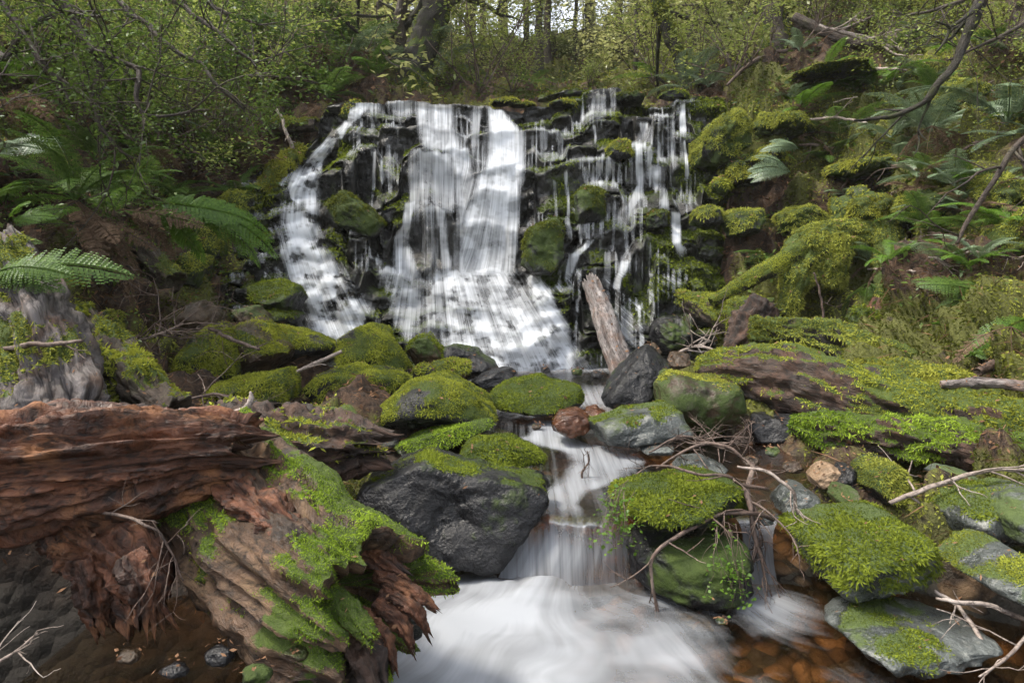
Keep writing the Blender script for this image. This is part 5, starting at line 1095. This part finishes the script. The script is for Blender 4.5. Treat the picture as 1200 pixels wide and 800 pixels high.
def fronds(mat, kind):
    key = (mat, kind)
    if key not in FR:
        L, pairs, wid, e0, e1 = {'arch': (.8, 22, .16, 55, -30), 'flat': (.8, 22, .17, 25, -25), 'hang': (.9, 20, .15, -35, -85), 'up': (.75, 20, .14, 78, 15)}[kind]
        FR[key] = [frond_mesh(mat, L * q, pairs, wid * q, e0 + 8 * (k - 1), e1 + 8 * (k - 1), k + 7 * len(mat), ragged=.25 if 'dead' in mat else 0.) for k, q in enumerate((.85, 1., 1.12))]
    return FR[key]
fr_ = np.random.default_rng(55)
def fern(label, loc, mat, n=9, size=1., kind='arch', group=None, az=None, sp=3.14, dead=0, name='fern'):
    """az: azimuths the fronds spread around (0 = +y, upstream)"""
    t = thing(name, label, 'fern', tuple(loc), group); ph0 = fr_.uniform(0, 6.28)
    for k in range(n):
        a = (ph0 + 6.283 * k / n + fr_.normal(0, .25)) if az is None else az + fr_.uniform(-sp, sp)
        me = fronds(mat, kind)[fr_.integers(0, 3)]; o = link('frond', me, t)
        s = size * fr_.uniform(.75, 1.15); o.scale = (s,) * 3; o.rotation_euler = (fr_.normal(0, .18), fr_.normal(0, .15) + (0 if az is None else .85 * math.sin(a)), -a)
    for k in range(dead):
        o = link('dead_frond', fronds('fern_dead', 'hang')[fr_.integers(0, 3)], t); s = size * fr_.uniform(.6, 1.); o.scale = (s,) * 3
        o.rotation_euler = (fr_.normal(0, .2), 0, fr_.uniform(0, 6.28)); o['label'] = 'dry brown hanging frond'
    return t
def fern_at(label, px, py, mat, d=None, up=.03, **kw):
    if d: p = P(px, py, d)
    else:
        p, n = hit(px, py)
        if p is None: return None
    return fern(label, np.array(p) + [0, 0, up], mat, **kw)
H = math.pi
# the big ferns one can tell apart
fern_at('large fern with long thin stalks and a shaggy dead crown on the left slope', 88, 240, 'fern', d=4.9, n=11, size=1.05, kind='arch', dead=7)
fern_at('drooping bright green fronds hanging in front of the wet left wall', 168, 240, 'fern_vivid', d=5.0, n=5, size=.8, kind='hang', az=1.5, sp=.5)
fern_at('long bright green drooping frond nearest to the left cascade', 205, 232, 'fern_vivid', d=5.2, n=4, size=.85, kind='hang', az=1.3, sp=.3)
fern_at('skirt of brown dead fronds hanging under the left tree', 168, 172, 'fern_dead', d=5.1, n=6, size=.4, kind='hang', az=2.2, sp=1.0)
fern_at('long dry pinkish-brown frond hanging beside the dark hollow', 140, 250, 'fern_dead', d=4.7, n=3, size=.7, kind='hang', az=1.6, sp=.25)
fern_at('dense curtain of dead brown fern stems over the dark hollow', 112, 262, 'fern_dead', d=4.8, n=6, size=.48, kind='hang', az=2.4, sp=.9)
fern_at('dark green fern reaching in low from the left edge', -30, 300, 'fern', d=3.9, n=4, size=.48, kind='flat', az=1.5, sp=.5)
fern_at('dark fern frond above the grey stump', -12, 330, 'fern', d=3.6, n=4, size=.8, kind='flat', az=1.7, sp=.4)
fern_at('silvery fern at the left edge above the low dark frond', 2, 185, 'fern_grey', d=5.0, n=6, size=.65, kind='flat', az=1.6, sp=.7)
fern_at('yellowish fern tuft left of the big shaggy fern', 15, 262, 'fern_vivid', d=4.4, n=5, size=.45, kind='flat', az=1.4, sp=.8)
fern_at('rusty dead fern at the left edge halfway up the slope', 15, 110, 'fern_dead', d=5.8, n=8, size=.6, kind='hang', dead=0, az=1.8, sp=1.2)
fern_at('wide fern with silver tips and brown dead skirt below the leaning trunk', 505, 96, 'fern_grey', d=11.5, n=9, size=1.5, dead=8)
fern_at('bright fern above the left corner of the falls', 440, 104, 'fern_vivid', d=11, n=9, size=1.3)
fern_at('big green fern on the crest left of the falls', 415, 62, 'fern', d=11.8, n=10, size=1.6, dead=4)
fern_at('brownish fern at the crest beside the fallen thin log', 385, 118, 'fern', d=10, n=8, size=1.0, dead=7)
fern_at('silvery fern on the slope above the thin fallen log', 330, 62, 'fern_grey', d=11, n=8, size=1.3)
fern_at('bright green leaning frond pair in the dark recess at the right', 1092, 384, 'fern_vivid', d=4.9, n=3, size=.8, kind='flat', az=1.45, sp=.35)
fern_at('lower yellow-green frond above the golden trunk', 1128, 425, 'fern_vivid', d=4.5, n=3, size=.6, kind='arch', az=1.0, sp=.6)
fern_at('grey-green fern hanging on the right shoulder of the falls', 935, 178, 'fern_grey', d=7.4, n=5, size=.42, kind='flat', az=-1.7, sp=.6)
fern_at('little fern below the overhang at the right shoulder', 926, 205, 'fern_grey', d=7.4, n=5, size=.6, kind='flat', az=-1.8, sp=.5)
fern_at('cluster of silver ferns in the middle of the right bank', 1090, 160, 'fern_grey', n=10, size=1.0)
fern_at('broad silver fern at the right edge of the bank', 1180, 150, 'fern_grey', n=9, size=1.15)
fern_at('red-brown dead fern in the middle of the right bank', 1092, 190, 'fern_dead', n=9, size=.6, kind='hang', up=.35)
fern_at('grey-green fern left of the silver cluster', 1045, 165, 'fern_grey', n=8, size=.9)
fern_at('green fern above the flat bright moss shelf', 985, 170, 'fern', n=8, size=.8)
fern_at('arched fern in front of the dark overhanging hollow', 1025, 108, 'fern_vivid', n=7, size=.9)
fern_at('fern with brown skirt on the crest right of the falls', 830, 105, 'fern_grey', d=10.2, n=7, size=.8, dead=9)
fern_at('dusty green fern below the mossy arch at the right edge', 1160, 350, 'fern', d=5.0, n=6, size=.6, kind='flat', az=-1.2, sp=1.0)
fern_at('hanging fern in the dark recess behind the upright root', 1018, 335, 'fern', d=6.2, n=6, size=.55, kind='hang')
fern_at('curled brown dead fern at the right edge below the recess', 1185, 440, 'fern_dead', d=4.2, n=5, size=.55, kind='hang', up=.3)
fern_at('small fern sprouting by the grey-green mound at far right', 1120, 225, 'fern_grey', n=7, size=.6)
def scatter_ferns(n, x0, x1, y0, y1, mats, size, label, group, kind=('arch', 'flat'), dead=(0, 3)):
    k = 0
    for _ in range(n * 4):
        if k >= n: break
        px, py = fr_.uniform(x0, x1), fr_.uniform(y0, y1); p, nn = hit(px, py)
        if p is None or p[1] < 3.5 or p[1] > 40 or (300 < px < 860 and p[1] < 9.6): continue
        m = mats[fr_.integers(0, len(mats))]; k += 1
        fern(label[m], p + [0, 0, .03], m, int(fr_.integers(6, 9)), size * fr_.uniform(.7, 1.25), kind[fr_.integers(0, len(kind))], group[m], dead=int(fr_.integers(*dead)))
LB = lambda side: ({'fern': f'plain green fern growing among others on the {side} bank', 'fern_grey': f'silvery grey-green fern growing among others on the {side} bank', 'fern_vivid': f'yellow-green fern growing among others on the {side} bank', 'fern_dead': f'brown dead fern among green ones on the {side} bank'},
                   {m: f'{q} ferns of the {side} bank' for m, q in (('fern', 'green'), ('fern_grey', 'silver'), ('fern_vivid', 'yellow-green'), ('fern_dead', 'dead'))})
l_, g_ = LB('steep left'); scatter_ferns(34, -20, 330, 20, 260, ['fern', 'fern_grey', 'fern', 'fern_vivid', 'fern_dead'], .85, l_, g_, dead=(0, 4))
l_, g_ = LB('mossy right'); scatter_ferns(64, 890, 1220, 30, 330, ['fern_grey', 'fern_grey', 'fern', 'fern_vivid', 'fern_dead'], .55, l_, g_)
l_, g_ = LB('upper stream'); scatter_ferns(22, 320, 860, 40, 108, ['fern', 'fern_vivid', 'fern_grey', 'fern_dead'], 1.0, l_, g_)

# small sprigs over the near moss cap and the mossy root curtain
sp_ = MB(); rr = np.random.default_rng(3); tp = []
base = P(725, 570, 2.85)
for k in range(9): twiggery(sp_, (rr.uniform(-.02, .1), 0, rr.uniform(-.02, .03)), norm(np.array([-.4, -.3, -.5]) + rr.normal(0, .4, 3)), .2, .0015, 1, rr, .5, tp, sag=.2)
t = thing('creeping_plant', 'small round-leaved creeper trailing over the left side of the thick moss cap', 'plant', tuple(base)); sp_.build('stem', M['twig'], t)
lb = MB(); leaf_cloud(lb, np.vstack([x[0] for x in tp]), 260, .012, .018, rr, .8); lb.build('foliage', M['fern_vivid'], t, False)
sp_ = MB(); tp = []; base = P(840, 620, 2.68)
for k in range(9): twiggery(sp_, (rr.uniform(-.08, .1), 0, rr.uniform(-.02, .03)), norm(np.array([.1, -.3, -.7]) + rr.normal(0, .3, 3)), .2, .0015, 1, rr, .5, tp, sag=.2)
t = thing('creeping_plant', 'small leafy creeper hanging down the front of the dark wet boulder', 'plant', tuple(base)); sp_.build('stem', M['twig'], t)
lb = MB(); leaf_cloud(lb, np.vstack([x[0] for x in tp]), 240, .012, .016, rr, .8); lb.build('foliage', M['fern_vivid'], t, False)

for k in range(16):                                              # thin dead sticks lying about the right bank
    x, y = fr_.uniform(880, 1200), fr_.uniform(60, 330); a, ln = fr_.uniform(-.9, .5), fr_.uniform(30, 80)
    h1, h2 = hit(x, y)[0], hit(x + ln * math.cos(a), y + ln * math.sin(a))[0]
    if h1 is None or h2 is None or abs(h1[1] - h2[1]) > 1.5: continue
    u1, v1 = proj(h1 + [0, 0, .06]); u2, v2 = proj(h2 + [0, 0, .06])
    branch('thin dead stick lying across the moss of the right bank', [(float(u1), float(v1), h1[1] - .03, 1.4), (float(u1 + u2) / 2, float(v1 + v2) / 2 - 4, (h1[1] + h2[1]) / 2 - .06, 1.8), (float(u2), float(v2), h2[1] - .03, 1.2)], ('twig', 'twig_pale')[k % 2], seed=300 + k, kids=(1, 4), klen=.3, name='dead_stick', cat='stick', group='dead sticks on the right bank')

# ---------------------------------------------------------------- what nobody could count: moss, litter and sticks on the banks
def view_weight(v, t):
    c = v[t].mean(1); px, py = proj(c); d = np.maximum(c[:, 1], .5)
    return ((c[:, 1] > .9) & (px > -180) & (px < 1380) & (py > -120) & (py < 900)) / d ** 1.6
wv = view_weight(g_v, g_t); gm = G_moss.ravel()[g_t].mean(1); bd_ = BED.ravel()[g_t].mean(1)
n = 640000
p, nn, _, _ = sample(g_v, g_t, n, wv * sst(gm, .3, .6) * (1 - bd_))
d = p[:, 1]; LL = (.008 + .0031 * d) * rng.uniform(.6, 1.6, n); ax = norm(nn * .35 + norm(rng.normal(size=(n, 3))) * .7 + [0, 0, -.1]); sd = norm(np.cross(ax, nn + rng.normal(0, .45, (n, 3))))
mb = MB(); quads_from(mb, p, ax, sd, LL, LL * .5, np.tile([[0, 0, -.2]], (n, 1)), np.clip(.45 + .85 * fbm(p * 1.7, 4, 5) + rng.normal(0, .13, n), 0, 1)); tag(mb.build('ground_moss', M['bank_moss'], None, False), kind='stuff')
n = 60000
p, nn, _, _ = sample(g_v, g_t, n, wv * (1 - sst(gm, .35, .65)) * (1 - bd_))
LL = (.014 + .004 * p[:, 1]) * rng.uniform(.5, 1.8, n); ax = norm(norm(rng.normal(size=(n, 3))) + nn * .3); sd = norm(np.cross(ax, nn + rng.normal(0, .3, (n, 3))))
mb = MB(); quads_from(mb, p + nn * .01, ax, sd, LL, LL * rng.uniform(.12, .5, n), np.tile([[0, 0, -.1]], (n, 1)), rng.random(n)); tag(mb.build('leaf_litter', M['litter'], None, False), kind='stuff')
n = 26000
p, nn, _, _ = sample(g_v, g_t, n, wv * (1 - bd_)); ax = norm(norm(rng.normal(size=(n, 3))) * [1, 1, .4] + nn * .25); LL = (.05 + .02 * p[:, 1]) * rng.uniform(.5, 2., n); sd = norm(np.cross(ax, norm(rng.normal(size=(n, 3)))))
mb = MB(); quads_from(mb, p + nn * .02 - ax * LL[:, None] * .5, ax, sd, LL, .0015 + .0009 * p[:, 1], np.tile([[0, 0, -.12]], (n, 1)), rng.random(n)); tag(mb.build('dry_sticks', M['litter'], None, False), kind='stuff')
n = 60000                                                        # low leafy ground cover
p, nn, _, _ = sample(g_v, g_t, n, wv * sst(fbm(g_v[g_t].mean(1) * .9, 3, 77), -.05, .35) * (1 - bd_) * sst(g_v[g_t].mean(1)[:, 2], .9, 1.5))
LL = (.015 + .0055 * p[:, 1]) * rng.uniform(.6, 1.5, n); ax = norm(norm(rng.normal(size=(n, 3))) * [1, 1, .5] + nn * .2); sd = norm(np.cross(ax, rng.normal(0, .4, (n, 3)) + [0, 0, 1]))
mb = MB(); quads_from(mb, p + nn * rng.uniform(0, .16, n)[:, None], ax, sd, LL, LL * .5, np.tile([[0, 0, -.15]], (n, 1)), np.clip(rng.normal(.5, .28, n), 0, 1)); tag(mb.build('undergrowth', M['leaf'], None, False), kind='stuff')
n = 42000                                                        # moss on the ledges of the rock face
cm_ = C_moss.ravel()[c_t].mean(1); p, nn, _, _ = sample(c_v, c_t, n, sst(cm_, .42, .8) * (wet_at(*proj(c_v[c_t].mean(1))) < .3)); nn = nn * np.where(nn[:, 1:2] > 0, -1, 1)
ax = norm(nn * .6 + norm(rng.normal(size=(n, 3))) * .6 + [0, 0, -.25]); sd = norm(np.cross(ax, norm(rng.normal(size=(n, 3))))); LL = .035 * rng.uniform(.6, 1.5, n)
mb = MB(); quads_from(mb, p, ax, sd, LL, LL * .5, np.tile([[0, 0, -.25]], (n, 1)), np.clip(.45 + .5 * fbm(p * 2.2, 3, 5) + rng.normal(0, .2, n), 0, 1)); tag(mb.build('ledge_moss', M['moss_deep'], None, False), kind='stuff')


# ---------------------------------------------------------------- the damp air of the gully
bm = bmesh.new(); bmesh.ops.create_cube(bm, size=1); hz_me = bpy.data.meshes.new('haze'); bm.to_mesh(hz_me); bm.free()
hz = tag(link('haze', hz_me, None, (0, 38, 32)), kind='stuff'); hz.scale = (240, 84, 72)
hm = NT('damp_air'); pv = hm.n('VolumePrincipled', {'Color': (.95, .96, .90), 'Density': .0009}); hm.t.links.new(pv.outputs[0], hm.out.inputs['Volume']); hz_me.materials.append(hm.m)

q = np.vstack(REST); n = len(q)                                  # fallen leaves and needles resting on stones and logs
p, nn, d = q[:, :3], q[:, 3:6], q[:, 6]
ax = norm(norm(rng.normal(size=(n, 3))) * [1, 1, .3] + 0 * nn); ax = norm(ax - nn * (ax * nn).sum(1)[:, None] * .8); sd = norm(np.cross(ax, nn)); LL = (.006 + .0035 * d) * rng.uniform(.6, 1.8, n)
mb = MB(); quads_from(mb, p + nn * .012, ax, sd, LL, LL * rng.uniform(.1, .55, n), np.tile([[0, 0, .1]], (n, 1)), rng.random(n)); tag(mb.build('fallen_leaves', M['litter'], None, False), kind='stuff')
